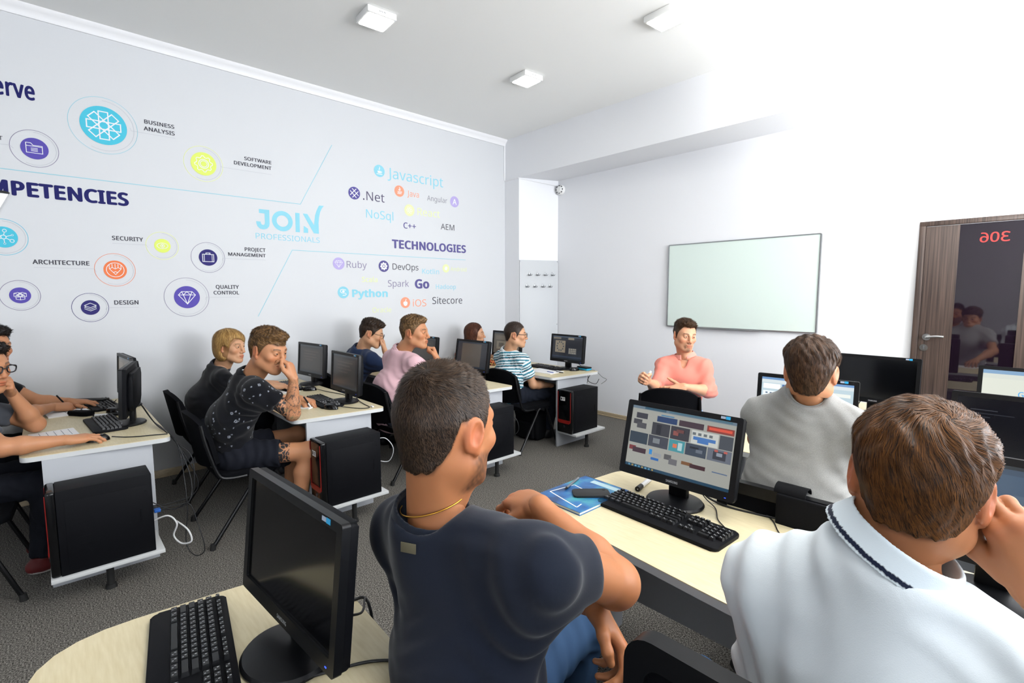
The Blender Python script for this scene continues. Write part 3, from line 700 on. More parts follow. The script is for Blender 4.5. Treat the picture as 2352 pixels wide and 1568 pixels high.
def sketch_screen(): return ('#4E4A44', [(0, 0, 1, .06, '#343A40'), (.08, .15, .42, .35, '#5E5850'), (.12, .42, .95, .8, '#6A6459'), (.2, .5, .4, .7, '#4A4640'), (.5, .45, .8, .48, '#3A3834')], .55)
def teal_screen(): return ('#34465A', [(0, 0, 1, .04, '#20262C'), (.1, .1, .9, .5, '#3C5066'), (.0, .95, 1, 1, '#1E4A6E'), (.55, .3, .75, .45, '#4A5C6E')], .55)
def term_screen(): return ('#0B0C14', [(.1, .2, .3, .215, '#3A3C44'), (.1, .26, .42, .275, '#2E3038'), (.1, .32, .25, .335, '#34363E')], .5)

monitor((-1.105, .35), 4, -6, 'large black monitor with a dark screen on the empty front desk', screen=None)
monitor((-.925, 1.725), 1, -13, 'monitor showing a grid of picture search results', screen=img_screen())
monitor((-3.545, 1.60), 0, -3.5, 'dim monitor in front of the tattooed man, nearer the aisle', screen=dim_screen())
monitor((-4.45, 1.70), 6, -4, 'dim monitor by the wall, left of the tattooed man’s own monitor', screen=dim_screen())
monitor((-3.70, 2.93), 3, -9, 'monitor with a plain brown page, just left of the striped T-shirt', screen=page_screen())
monitor((-4.42, 2.86), 2, -5, 'monitor by the wall behind the fist of the man in pink', screen=dim_screen())
monitor((-3.47, 4.05), -1, -5, 'monitor showing a ring diagram on the desk nearest the back wall', screen=cad_screen())
monitor((-4.30, 3.93), 3, -5, 'monitor with a sketch on screen behind the head in glasses and striped T-shirt', screen=sketch_screen())
monitor((-.825, 2.86), 4, -4, 'monitor with charts behind the man in the grey T-shirt', screen=chart_screen())
monitor((-.735, 3.95), -3, -3, 'wide monitor with a black screen beside the door', W_=.475, H_=.312, zc=.24, screen=None)
monitor((-.045, 1.78), 0, -6, 'monitor with bluish screen at the right edge behind the raised fist', zc=.23, screen=teal_screen())
monitor((-.02, 2.87), 0, -3, 'monitor with a black screen at right, below the search page monitor', zc=.232, screen=term_screen())
g = monitor((-.01, 3.99), 0, -3, 'monitor showing a pale search page in front of the door', zc=.232, screen=search_screen())
monitor((-3.87, .33), -13, -3, 'black monitor seen edge-on at lower left, nearest the aisle', screen=dim_screen())
monitor((-4.5, .38), 4, -3, 'monitor at lower left behind the edge-on one, by the wall', screen=sketch_screen())
# search page lettering
_gm = g; Rg = Matrix.Translation((0, 0, .232)) @ Matrix.Rotation(math.radians(-3), 4, 'X') @ Matrix(((1, 0, 0, 0), (0, 0, -1, 0), (0, 1, 0, 0), (0, 0, 0, 1)))
so = [c for c in g.children if c.name.startswith('screen')][0]
lettering('Google', lambda u, v: Rg @ Vector((-.06 + u, -.018 + v, -.0050)), .12, .032, em('#3E8FC8', .8), so, bold=.01)

# --- keyboards (local: centre, long axis x, typist at -y)
M_key = mat('black key plastic', '#0E0F12', 0.42)
M_legend = mat('key print', '#9A9CA0', 0.6)
def keyboard_meshes():
    b = MB(); P = rrect(.452, .162, .018, 5)
    b.prism(P, 0, .013, bev=.004); body = b.done('body', M_blackm)
    b = MB(); lg = MB()
    def key(cx_, cy_, w, h=.0155):
        z0, z1 = .012, .0215 + (cy_ + .06) * .03
        A = [(cx_ - w / 2, cy_ - h / 2), (cx_ + w / 2, cy_ - h / 2), (cx_ + w / 2, cy_ + h / 2), (cx_ - w / 2, cy_ + h / 2)]
        i = .0022; B = [(cx_ - w / 2 + i, cy_ - h / 2 + i), (cx_ + w / 2 - i, cy_ - h / 2 + i), (cx_ + w / 2 - i, cy_ + h / 2 - i * .7), (cx_ - w / 2 + i, cy_ + h / 2 - i * .7)]
        va = [b.b.verts.new((x, y, z0)) for x, y in A]; vb = [b.b.verts.new((x, y, z1)) for x, y in B]
        for k in range(4): b.b.faces.new((va[k], va[(k + 1) % 4], vb[(k + 1) % 4], vb[k]))
        b.b.faces.new(vb)
        if w < .03: 
            lg.quad([(cx_ - .0042, cy_ + .0005, z1 + .0003), (cx_ - .0012, cy_ + .0005, z1 + .0003), (cx_ - .0012, cy_ + .0042, z1 + .0003), (cx_ - .0042, cy_ + .0042, z1 + .0003)])
            lg.quad([(cx_ + .001, cy_ - .0038, z1 + .0003), (cx_ + .0038, cy_ - .0038, z1 + .0003), (cx_ + .0038, cy_ - .001, z1 + .0003), (cx_ + .001, cy_ - .001, z1 + .0003)])
    u = .0187; x0 = -.217
    y = .062
    for k, off in enumerate([0] + [1.6 + i for i in range(4)] + [6.2 + i for i in range(4)] + [10.8 + i for i in range(4)]): key(x0 + u * .5 + off * u * .985, y, u * .92, .011)
    for i in range(3): key(.090 + i * u, y, u * .92, .011)
    rows = [(.042, [1] * 13 + [2]), (.0235, [1.5] + [1] * 12 + [1.5]), (.005, [1.75] + [1] * 11 + [2.25]), (-.0135, [2.25] + [1] * 10 + [2.75]), (-.032, [1.25, 1.25, 1.25, 6.2, 1.25, 1.25, 1.25, 1.3])]
    for y, ws in rows:
        x = x0
        for w in ws: key(x + w * u / 2, y, w * u * .93); x += w * u
    for y in (.042, .0235):
        for i in range(3): key(.090 - .004 + i * u, y, u * .92)
    key(.105, -.0135, u * .92)
    for i in range(3): key(.086 + i * u, -.032, u * .92)
    for r_, y in enumerate((.042, .0235, .005, -.0135)):
        for i in range(4): key(.152 + i * u, y, u * .92)
    key(.161, -.032, u * 1.9); key(.152 + 2 * u, -.032, u * .92)
    nk = len(b.b.faces)
    me_ = bpy.data.meshes.new('print'); lg.b.to_mesh(me_); lg.b.free(); bmesh.ops.recalc_face_normals(b.b, faces=b.b.faces); b.b.from_mesh(me_); bpy.data.meshes.remove(me_)
    b.b.faces.ensure_lookup_table()
    for f in b.b.faces[nk:]: f.material_index = 1
    me = bpy.data.meshes.new('keys'); b.b.to_mesh(me); b.b.free()
    keys = link('keys', me, [M_key, M_legend], None, smooth=False)
    return body, keys
def key_proto():
    t = thing('keyboard', 'x', 'keyboard', (0, 0, 0), 0, 'black keyboards')
    for o in keyboard_meshes(): o.parent = t
    return t
KB = None
def keyboard(x, y, yaw, label):
    global KB
    if KB is None: KB = key_proto(); k = KB; k.location = (x, y, T); k.rotation_euler = (0, 0, math.radians(yaw)); k['label'] = label
    else: k = dup(KB, (x, y, T), math.radians(yaw), label)
    return k
keyboard(-1.225, .185, -9, 'black keyboard on the empty front desk')
keyboard(-.885, 1.565, -3, 'black keyboard below the picture search monitor').scale = (1.08, 1.04, 1)
keyboard(-3.64, 1.465, -2, 'black keyboard in front of the tattooed man’s elbow')
keyboard(-4.46, 1.50, -3, 'black keyboard by the wall behind the tattooed forearm')
keyboard(-3.66, 3.945, -6, 'black keyboard between open notebook and ring diagram monitor')
keyboard(-3.93, .225, 4, 'black keyboard behind the hand on the mouse')
keyboard(-4.64, .255, 6, 'black keyboard by the wall behind the writing hand')
keyboard(-.63, 3.80, 0, 'black keyboard under the wide black monitor by the door')
keyboard(-.06, 1.50, -2, 'black keyboard at right edge below the raised fist')

# --- mice (local: nose towards +y)
def mouse_shape(u, v):
    a = 2 * PI * u; x = .03 * math.cos(a) * (1 - .1 * math.sin(a)); y = .055 * math.sin(a)
    k = math.cos(v * PI / 2); return (x * (.2 + .8 * k ** .5) if v < 1 else 0, y * (.2 + .8 * k ** .5) if v < 1 else 0, .036 * math.sin(v * PI / 2) * (1 - .18 * math.sin(a) * k))
MS = None
def mouse(x, y, yaw, label):
    global MS
    if MS is None:
        MS = thing('computer_mouse', label, 'mouse', (x, y, T), math.radians(yaw), 'black computer mice')
        MB().sheet(mouse_shape, 24, 8).done('body', M_gloss, MS, angle=180)
        MB().cone((-.003, .03, .03), (.003, .03, .03), .007, .007, 14).done('wheel', M_foot, MS)
        return MS
    return dup(MS, (x, y, T), math.radians(yaw), label)
mouse(-3.385, 1.425, -60, 'black mouse right of the keyboard near the tattooed man')
mouse(-4.17, 1.58, -30, 'black mouse by the pen hand, further from the aisle')
mouse(-3.525, .165, -10, 'black mouse under the hand at lower left')
mouse(-3.335, 4.02, -20, 'black mouse beside the blue case')
mouse(-4.30, .30, -50, 'black mouse between the two keyboards at lower left')

# --- chairs (local: floor centre, sitter faces +y)
M_fabric = noise_bump(mat('black upholstery', '#08090D', 0.85, spec=0.1), 900, .3, .001)
M_tube = mat('black lacquered tube', '#0A0B0D', 0.35, spec=0.3)
def chair_proto():
    t = thing('visitor_chair', 'x', 'chair', (0, 0, 0), 0, 'black visitor chairs')
    def seat(u, v):
        x = (u - .5) * .46; y = -.2 + .42 * v
        e = max(abs(u - .5) * 2, abs(v - .5) * 2) ** 6
        return (x, y, .425 + .018 * (1 - e) - .012 * (v - .6) ** 2)
    b = MB(); b.prism(rrect(.46, .43, .06, 6, 0, .01), .39, .432, bev=.014, seg=3); b.done('seat', M_fabric, t)
    def back(u, v):
        a = (u - .5) * 2; z = .47 + .325 * v - .05 * abs(a) ** 3 * (v > .5) * (v - .5) * 2 * 1.2 + .03 * abs(a) ** 3 * (1 - v)
        x = a * (.215 - .02 * (v - .4) ** 2)
        y = -.245 - .06 * v + .05 * a * a
        return (x, y, z)
    MB().sheet(back, 14, 10, -.03).done('backrest', M_fabric, t, angle=60)
    b = MB()
    for s in (-1, 1):
        b.tube([(s * .235, -.06, .395), (s * .235, -.16, .40), (s * .232, -.215, .44), (s * .222, -.265, .62), (s * .214, -.285, .74)], .0105, 8, smooth=4)
    b.tube([(-.235, -.02, .385), (.235, -.02, .385)], .01, 8).tube([(-.235, .14, .385), (.235, .14, .385)], .01, 8)
    b.done('back_frame', M_tube, t)
    for s in (-1, 1):
        for (p, q) in (((s * .24, .02, .392), (s * .262, -.27, .01)), ((s * .24, .10, .392), (s * .258, .25, .01))):
            l = MB().tube([(p[0], p[1], p[2]), (p[0], p[1] + (q[1] - p[1]) * .08, p[2] - .012), q], .0115, 10).done('leg', M_tube, t)
            MB().cone((q[0], q[1], 0), (q[0], q[1] * .985, .035), .017, .0145, 12).done('rubber_foot', M_foot, l)
    return t
CH = None
def chair(x, y, yaw, label):
    global CH
    if CH is None: CH = chair_proto(); CH.location = (x, y, 0); CH.rotation_euler = (0, 0, math.radians(yaw)); CH['label'] = label; return CH
    return dup(CH, (x, y, 0), math.radians(yaw), label)
chair(-3.52, .90, 0, 'black chair the tattooed man sits on')
chair(-4.38, .93, 0, 'black chair the blonde woman sits on')
chair(-3.70, 2.16, 4, 'black chair the man in the pink T-shirt sits on')
chair(-4.55, 2.14, 0, 'black chair the man in the navy T-shirt by the wall sits on')
chair(-3.52, 3.42, 0, 'black chair the man in the striped T-shirt sits on')
chair(-4.55, 3.45, 0, 'black chair the woman in red plaid sits on')
chair(-3.62, -.40, -4, 'black chair at the left edge of the man with the mouse')
chair(-4.5, -.38, 0, 'black chair of the writing man at the left edge by the wall')
chair(-2.02, 3.65, 27, 'black chair the lecturer in coral shirt sits on back to front')
chair(-.62, .66, 0, 'black chair the man in the plain navy T-shirt sits on')

def office_chair(x, y, yaw, label, top=.95, hw=.24):
    t = thing('office_chair', label, 'chair', (x, y, 0), math.radians(yaw), 'black office chairs')
    MB().prism(rrect(.41, .44, .08, 6), .40, .455, bev=.02, seg=3).done('seat', M_fabric, t)
    Rk = Matrix(((1, 0, 0, 0), (0, 0, -1, -.25), (0, 1, 0, 0), (0, 0, 0, 1)))
    zc = (top + .5) / 2; hh = top - .5
    MB().ring(rrect(hw * 2, hh, .05, 6, 0, zc), rrect(hw * 2 - .075, hh - .085, .03, 6, 0, zc), -.017, .017, Rk).done('back_frame', M_black, t, angle=40)
    MB().prism(rrect(hw * 2 - .07, hh - .08, .03, 6, 0, zc), -.006, .006, Rk).done('back_mesh', M_mesh, t)
    MB().tube([(0, -.05, .39), (0, -.24, .42), (0, -.28, .52), (0, -.27, .60)], .022, 8, smooth=4).done('back_bracket', M_black, t)
    MB().cone((0, 0, .1), (0, 0, .40), .028, .024, 16).done('column', M_black, t)
    for k in range(5):
        a = 2 * PI * k / 5 + .3
        l = MB().tube([(0, 0, .115), (.24 * math.cos(a), .24 * math.sin(a), .075)], [.028, .018], 8).done('leg', M_black, t)
        MB().cone((.24 * math.cos(a) - .012 * math.sin(a), .24 * math.sin(a) + .012 * math.cos(a), .03), (.24 * math.cos(a) + .012 * math.sin(a), .24 * math.sin(a) - .012 * math.cos(a), .03), .03, .03, 14).done('caster', M_foot, l)
    return t
M_mesh = noise_bump(mat('black mesh fabric', '#0B0C11', 0.8, spec=0.1), 1500, .6, .002, 0)
office_chair(-.20, .925, 0, 'black office chair back at bottom, behind the man in the pale polo', .955, .235)
office_chair(-.60, 2.12, 2, 'black mesh office chair the man in the grey T-shirt sits on', .80, .225)

# --- things on the desks
M_paper = mat('white paper', '#EFEFF0', 0.7)
M_ink = mat('pencil writing', '#5A5E70', 0.8)
M_pages = mat('page edges', '#D9DCD6', 0.8)
def sheet_on(x, y, w, h, yaw, name, label, cat, lines=4, thick=.002, group=None):
    t = thing(name, label, cat, (x, y, T), math.radians(yaw), group)
    MB().bx(-w / 2, w / 2, -h / 2, h / 2, 0, thick).done('page', M_paper, t, smooth=False)
    b = MB(); rg = random.Random(int(abs(x) * 1000))
    for k in range(lines):
        yy = h * .35 - k * h * .8 / max(lines, 1); xx = -w * .38
        while xx < w * .3:
            L = rg.uniform(.008, .025); b.quad([(xx, yy, thick + .0004), (xx + L, yy, thick + .0004), (xx + L, yy + .003, thick + .0004), (xx, yy + .003, thick + .0004)]); xx += L + .006
    b.done('writing', M_ink, t, smooth=False)
    return t
sheet_on(-3.86, -.01, .21, .2, 6, 'paper_sheet', 'sheet of notes under the forearm with the mouse', 'paper', 5)
o = sheet_on(-4.57, .055, .34, .22, 8, 'notebook', 'open white notebook under the writing hand at lower left', 'notebook', 2, .008)
sheet_on(-3.60, 1.345, .15, .2, 35, 'notebook', 'small spiral notebook by the tattooed elbow', 'notebook', 6, .008)
b = MB()
sp = bpy.data.objects['notebook.001']
for k in range(12): b.tube([(-.07 + .0125 * k, .098, .002), (-.07 + .0125 * k, .105, .01), (-.07 + .0125 * k, .097, .013)], .0012, 6)
b.done('spiral', M_steel, sp)
sheet_on(-4.28, 1.36, .21, .28, 10, 'paper_sheet', 'white paper beneath the keyboard by the wall', 'paper', 5)
o = sheet_on(-3.52, 3.76, .34, .22, 3, 'notebook', 'open white notebook on the desk nearest the back wall', 'notebook', 3, .006)
sheet_on(-.55, 2.62, .21, .16, 20, 'paper_sheet', 'white paper peeking out between grey T-shirt and large head', 'paper', 1)
def pen(p, q, label, body, tip, name='pen', cat='pen', r=.005, capm=None):
    p, q = Vector(p), Vector(q); t = thing(name, label, cat, p)
    d = q - p
    MB().cone(d * .12, d, r, r, 12).done('barrel', body, t)
    MB().cone((0, 0, 0), d * .12, r * .25, r, 12).done('tip', tip, t)
    if capm is not None: MB().cone(d * .62, d * 1.02, r * 1.15, r * 1.1, 12).done('cap', capm, t)
    return t
M_wplast = mat('white plastic', '#E8E9EA', 0.35)
M_bpl = mat('blue ink plastic', '#2F4FA8', 0.35)
pen((-3.47, 3.74, T + .007), (-3.36, 3.72, T + .007), 'blue pen lying on the open notebook near the back wall', M_bpl, M_steel)
pen((-3.40, 3.80, T + .007), (-3.30, 3.80, T + .007), 'black pen beside the open notebook near the back wall', M_black, M_steel)
M_cyan = mat('bright blue fabric', '#1FA3CF', 0.6)
t = thing('pencil_case', 'black and bright blue zip case on desk corner near back wall', 'case', (-3.30, 4.14, T), math.radians(-8))
MB().box((0, 0, .011), (.155, .075, .02), .008, 3).done('lower_shell', M_cyan, t)
MB().box((0, 0, .029), (.155, .075, .016), .007, 3).done('upper_shell', M_black, t)
# lower-left desk: marker, pouch, bar
t = thing('pencil_pouch', 'black soft pouch left of the white marker at lower left', 'pouch', (-4.36, .13, T), math.radians(40))
MB().prism(round_poly([(-.09, -.02), (.05, -.035), (.09, -.02), (.09, .02), (.05, .03), (-.08, .02)], .03), 0, .03, bev=.01, seg=3).done('body', M_fabric, t)
pen((-4.25, .18, T + .009), (-4.18, .31, T + .009), 'white whiteboard marker with black ends beside the black pouch', M_wplast, M_black, 'marker', 'marker', .009, M_black)
t = thing('tablet_bar', 'slim black flat device lying along the wall at lower left', 'device', (-4.80, .19, T), math.radians(55))
MB().bx(-.12, .12, -.04, .04, .022, .034, .003).done('body', M_black, t)
tag(MB(Matrix.Translation((-4.80, .19, T)) @ Matrix.Rotation(.8, 4, 'Z')).bx(-.1, .1, -.05, .05, 0, .021, .002).done('wooden_tile', mat('pale wood', '#B9A57C', .6)), 'pale wooden block under the slim black device', 'block')
# front right desk: book, phone, stylus, marker
M_cover = mat('blue book cover', '#1F5C94', 0.3)
def _cover():
    n, l, p = nodes(M_cover)
    t = n.new('ShaderNodeTexCoord'); x = n.new('ShaderNodeTexNoise'); r = n.new('ShaderNodeValToRGB')
    x.inputs['Scale'].default_value = 9; x.inputs['Detail'].default_value = 4
    e = r.color_ramp.elements; e[0].position = .38; e[0].color = srgb('#123A6A'); e[1].position = .68; e[1].color = srgb('#4FA3A8'); m = e.new(.52); m.color = srgb('#1F62A0')
    l.new(t.outputs['Object'], x.inputs['Vector']); l.new(x.outputs['Fac'], r.inputs['Fac']); l.new(r.outputs['Color'], p.inputs['Base Color'])
_cover()
t = thing('book', 'blue hardcover book with white outlined triangle under the phone', 'book', (-1.212, 1.522, T), math.radians(-1))
bw, bh = .225, .305
MB().bx(-bw / 2, bw / 2, -bh / 2, bh / 2, 0, .002).bx(-bw / 2, bw / 2, -bh / 2, bh / 2, .011, .013).bx(-bw / 2, bw / 2, bh / 2 - .002, bh / 2, 0, .013).done('cover', M_cover, t, smooth=False)
MB().bx(-bw / 2 + .003, bw / 2 - .003, -bh / 2 + .003, bh / 2 - .003, .002, .011).done('pages', M_pages, t, smooth=False)
b = MB()
for a, c in (((-.095, -.09), (.075, -.125)), ((-.095, -.09), (-.075, .035)), ((-.075, .035), (.03, .015)), ((.075, -.125), (.068, -.09))):
    dx, dy = c[0] - a[0], c[1] - a[1]; L = math.hypot(dx, dy); nx, ny = -dy / L * .0025, dx / L * .0025
    b.quad([(a[0] + nx, a[1] + ny, .0134), (a[0] - nx, a[1] - ny, .0134), (c[0] - nx, c[1] - ny, .0134), (c[0] + nx, c[1] + ny, .0134)])
b.done('cover_print', M_wplast, t, smooth=False)
MB().bx(-.05, .105, .105, .135, .0131, .0135).done('cover_strip', mat('pale cover strip', '#A9C4CC', .4), t, smooth=False)
t = thing('smartphone', 'black smartphone lying face down on the blue book', 'phone', (-1.178, 1.53, T + .0136), math.radians(-42))
MB().prism(rrect(.072, .145, .012, 6), 0, .0085, bev=.003).done('body', mat('matt black glass', '#101113', .5), t)
MB().cone((-.022, .055, .0085), (-.022, .055, .0092), .006, .006, 16).done('camera_lens', M_gloss, t)
pen((-1.275, 1.485, T + .0185), (-1.315, 1.62, T + .0185), 'grey and black pen lying on the blue book', mat('grey metal pen', '#777C82', .3, metal=.6), M_black, capm=None)
pen((-1.085, 1.715, T + .010), (-1.11, 1.85, T + .010), 'white whiteboard marker with black cap behind the monitor base', M_wplast, M_wplast, 'marker', 'marker', .0095, None)
MB().cone(Vector((0, 0, 0)), Vector((-.0075, .04, 0)), .0112, .0108, 14).done('cap', M_black, bpy.data.objects['marker.001'])

# --- cables
def cable(label, pts, r=.003, m=None, smooth=6, name='cable'):
    return tag(MB().tube(pts, r, 6, smooth=smooth).done(name, m or M_cable, angle=180), label, 'cable')
z = T + .0035
cable('black mouse cable curling across the front desk at bottom', [(-.99, .33, z), (-1.0, .355, z), (-.985, .40, z), (-.955, .47, z), (-.905, .52, z), (-.86, .51, z), (-.83, .46, T - .01)], .0035)
cable('black monitor cable looping over the far edge of the front desk', [(-1.05, .43, T + .09), (-1.04, .46, T + .03), (-1.09, .475, z), (-1.16, .51, z), (-1.19, .545, z), (-1.16, .575, T - .03), (-1.12, .57, .35)], .004)
cable('thin black cable trailing off the far side of the front desk', [(-1.02, .42, T + .10), (-1.06, .50, T + .05), (-1.16, .56, z + .01), (-1.19, .59, T - .05)], .003)
cable('black cable from picture search monitor base towards the keyboard', [(-.86, 1.76, z + .08), (-.84, 1.80, z + .02), (-.79, 1.78, z), (-.745, 1.70, z), (-.70, 1.655, z), (-.68, 1.635, z)], .002)
cable('thick black cable behind the picture search monitor', [(-.88, 1.80, T + .1), (-.85, 1.83, T + .02), (-.76, 1.83, z), (-.66, 1.845, z), (-.60, 1.86, z), (-.5, 1.89, z)], .004)
cable('thin black cable at the far edge near the chair of the grey T-shirt', [(-.64, 1.865, z), (-.60, 1.82, z), (-.555, 1.745, z), (-.50, 1.70, z), (-.45, 1.66, z)], .002)
cable('black cable of the mouse held at lower left', [(-3.51, .225, z + .012), (-3.50, .28, z), (-3.46, .34, z), (-3.44, .40, z), (-3.41, .47, z)], .003)
for k, (dx, dz, lb) in enumerate(((0, 0, 'outermost black cable drooping off the lower left desk to the tower'), (-.05, .1, 'middle black cable drooping behind the lower left tower'), (-.10, -.02, 'inner black cable hanging close behind the lower left tower'))):
    cable(lb, [(-3.75 + dx, .40, T + .12), (-3.62 + dx, .44, T + .03), (-3.46 + dx, .47, z), (-3.36 + dx * .5, .505, T - .05), (-3.30 + dx * .6, .55 + .02 * k, .45 + dz), (-3.26 + dx, .53 + .02 * k, .33), (-3.28 + dx, .45, .30), (-3.3 + dx * .3, .35, .33)], .0033)
cable('long black cable loop hanging near the floor behind the lower left tower', [(-3.30, .36, .36), (-3.27, .45, .30), (-3.22, .52, .33), (-3.19, .55, .22), (-3.15, .57, .07), (-3.20, .53, .03), (-3.25, .50, .1), (-3.27, .52, .3), (-3.36, .52, .55), (-3.40, .505, .66)], .0028)
cable('white cable looping behind the lower left tower', [(-3.25, .35, .27), (-3.22, .42, .29), (-3.20, .455, .24), (-3.22, .44, .17), (-3.19, .47, .125), (-3.15, .51, .14), (-3.17, .50, .2), (-3.24, .46, .24)], .0048, M_wcable)
tag(MB().box((-3.235, .375, .33), (.035, .03, .016), .003).done('cable_plug', M_blue), 'blue video plug at the back of the lower left tower', 'plug')
cable('black cable curling across the desk corner near the tattooed man', [(-3.36, 1.47, z + .012), (-3.33, 1.53, z), (-3.24, 1.58, z), (-3.235, 1.64, z), (-3.36, 1.66, z), (-3.50, 1.68, z + .01), (-3.53, 1.66, T + .08)], .003)
cable('black cable between the two monitors by the tattooed man', [(-4.12, 1.62, z + .01), (-4.0, 1.66, z), (-3.8, 1.70, z), (-3.62, 1.69, z), (-3.55, 1.65, T + .06)], .003)
tag(MB().box((-3.235, 1.66, T + .006), (.03, .012, .01), .003).done('adapter', M_wplast), 'small white adapter on the desk corner near the tattooed man', 'adapter')
cable('pale cable looping from the tower beside the bare knee', [(-3.10, 1.59, .50), (-3.06, 1.66, .51), (-3.04, 1.71, .43), (-3.09, 1.70, .33), (-3.10, 1.60, .36)], .003, M_greycable)
tag(MB().box((-3.09, 1.615, .325), (.03, .03, .014), .003).done('cable_plug', M_blue), 'blue video plug behind the tower beside the bare knee', 'plug')
cable('white cable behind the tower beside the bare knee', [(-3.06, 1.592, .28), (-3.045, 1.61, .25), (-3.05, 1.605, .2), (-3.06, 1.592, .18)], .0045, M_wcable)
cable('black cable behind the tower hidden by the head of the man in navy', [(-3.08, 2.80, .48), (-3.03, 2.88, .44), (-3.02, 2.9, .33), (-3.08, 2.84, .26)], .003)
cable('black cable hanging from ring diagram monitor below the desk', [(-3.40, 4.12, T + .08), (-3.33, 4.19, z), (-3.25, 4.19, T - .03), (-3.22, 4.1, .60), (-3.14, 4.13, .57), (-3.12, 4.16, .62)], .0035)
cable('second black cable under the desk nearest the back wall', [(-3.3, 4.2, T - .03), (-3.24, 4.13, .60), (-3.2, 4.06, .58)], .003)
cable('thin black cable hanging past the blue case to the tower', [(-3.33, 4.06, z + .01), (-3.28, 4.07, z), (-3.19, 4.17, z + .0), (-3.11, 4.2, T - .06), (-3.04, 4.18, .62), (-3.03, 4.08, .59)], .002)
cable('black cable behind the wide black monitor base by the door', [(-.80, 4.0, T + .1), (-.82, 3.98, T + .04), (-.76, 3.93, z)], .003)
cable('thin dark cable on wall edge at lower left desk', [(-4.35, .11, z), (-4.5, .13, z), (-4.68, .20, z + .04), (-4.6, .29, z), (-4.5, .33, z + .05)], .0025)

# --- bags under the far desks
M_bag = noise_bump(mat('black bag nylon', '#0A0B0F', 0.7, spec=0.15), 300, .3, .002)
t = thing('backpack', 'black backpack on the floor under the chair of the striped T-shirt', 'bag', (-3.60, 3.64, 0), .1)
b = MB().box((0, 0, .15), (.32, .18, .30), .05, 4); b.done('body', M_bag, t)
MB().box((0, -.10, .11), (.24, .05, .17), .02, 3).done('front_pocket', M_bag, t)
MB().tube([(-.05, -.02, .29), (-.04, -.02, .34), (.04, -.02, .34), (.05, -.02, .29)], .008, 8, smooth=4).done('handle', M_bag, t)
t = thing('office_bag', 'black bag hanging over the mesh chair back of the grey T-shirt', 'bag', (-.56, 1.87, .70), 0)
def strap(u, v):
    a = PI * (u - .0); return (.05 * (v - .5) * 2, -.032 * math.cos(a), .105 + .024 * math.sin(a)) if 0 <= u <= 1 else None
MB().sheet(strap, 10, 3, .004).done('strap', M_bag, t)
MB().box((.06, -.036, .0), (.2, .018, .21), .008).done('body', M_bag, t)
# white tapered device at the left edge in front of the mural
t = thing('wall_bracket', 'white tapered bracket with black top at left edge below the PETENCIES lettering', 'bracket', (XW, 0, 0), 0)
Mx = Matrix(((0, 0, 1, 0), (1, 0, 0, 0), (0, 1, 0, 0), (0, 0, 0, 1)))
MB().prism([(-.55, 1.9), (-.30, 1.9), (-.205, 2.02), (-.128, 2.183), (-.55, 2.215)], .004, .035, Mx, bev=.004).done('shell', M_pvc, t)
MB().prism([(-.55, 2.216), (-.128, 2.184), (-.122, 2.192), (-.14, 2.2), (-.55, 2.232)], .004, .038, Mx).done('top_plate', M_black, t)
# ------------------------------------------------------------------ figures: smooth blended solids turned into one mesh
f32 = np.float32
def V3(*a): return np.array(a, float)
def nrm(v): v = np.asarray(v, float); return v / max(np.linalg.norm(v), 1e-9)
def smin(a, b, k):
    h = np.maximum(k - np.abs(a - b), 0) / k
    return np.minimum(a, b) - h * h * k * 0.25
def smax(a, b, k): return -smin(-a, -b, k)

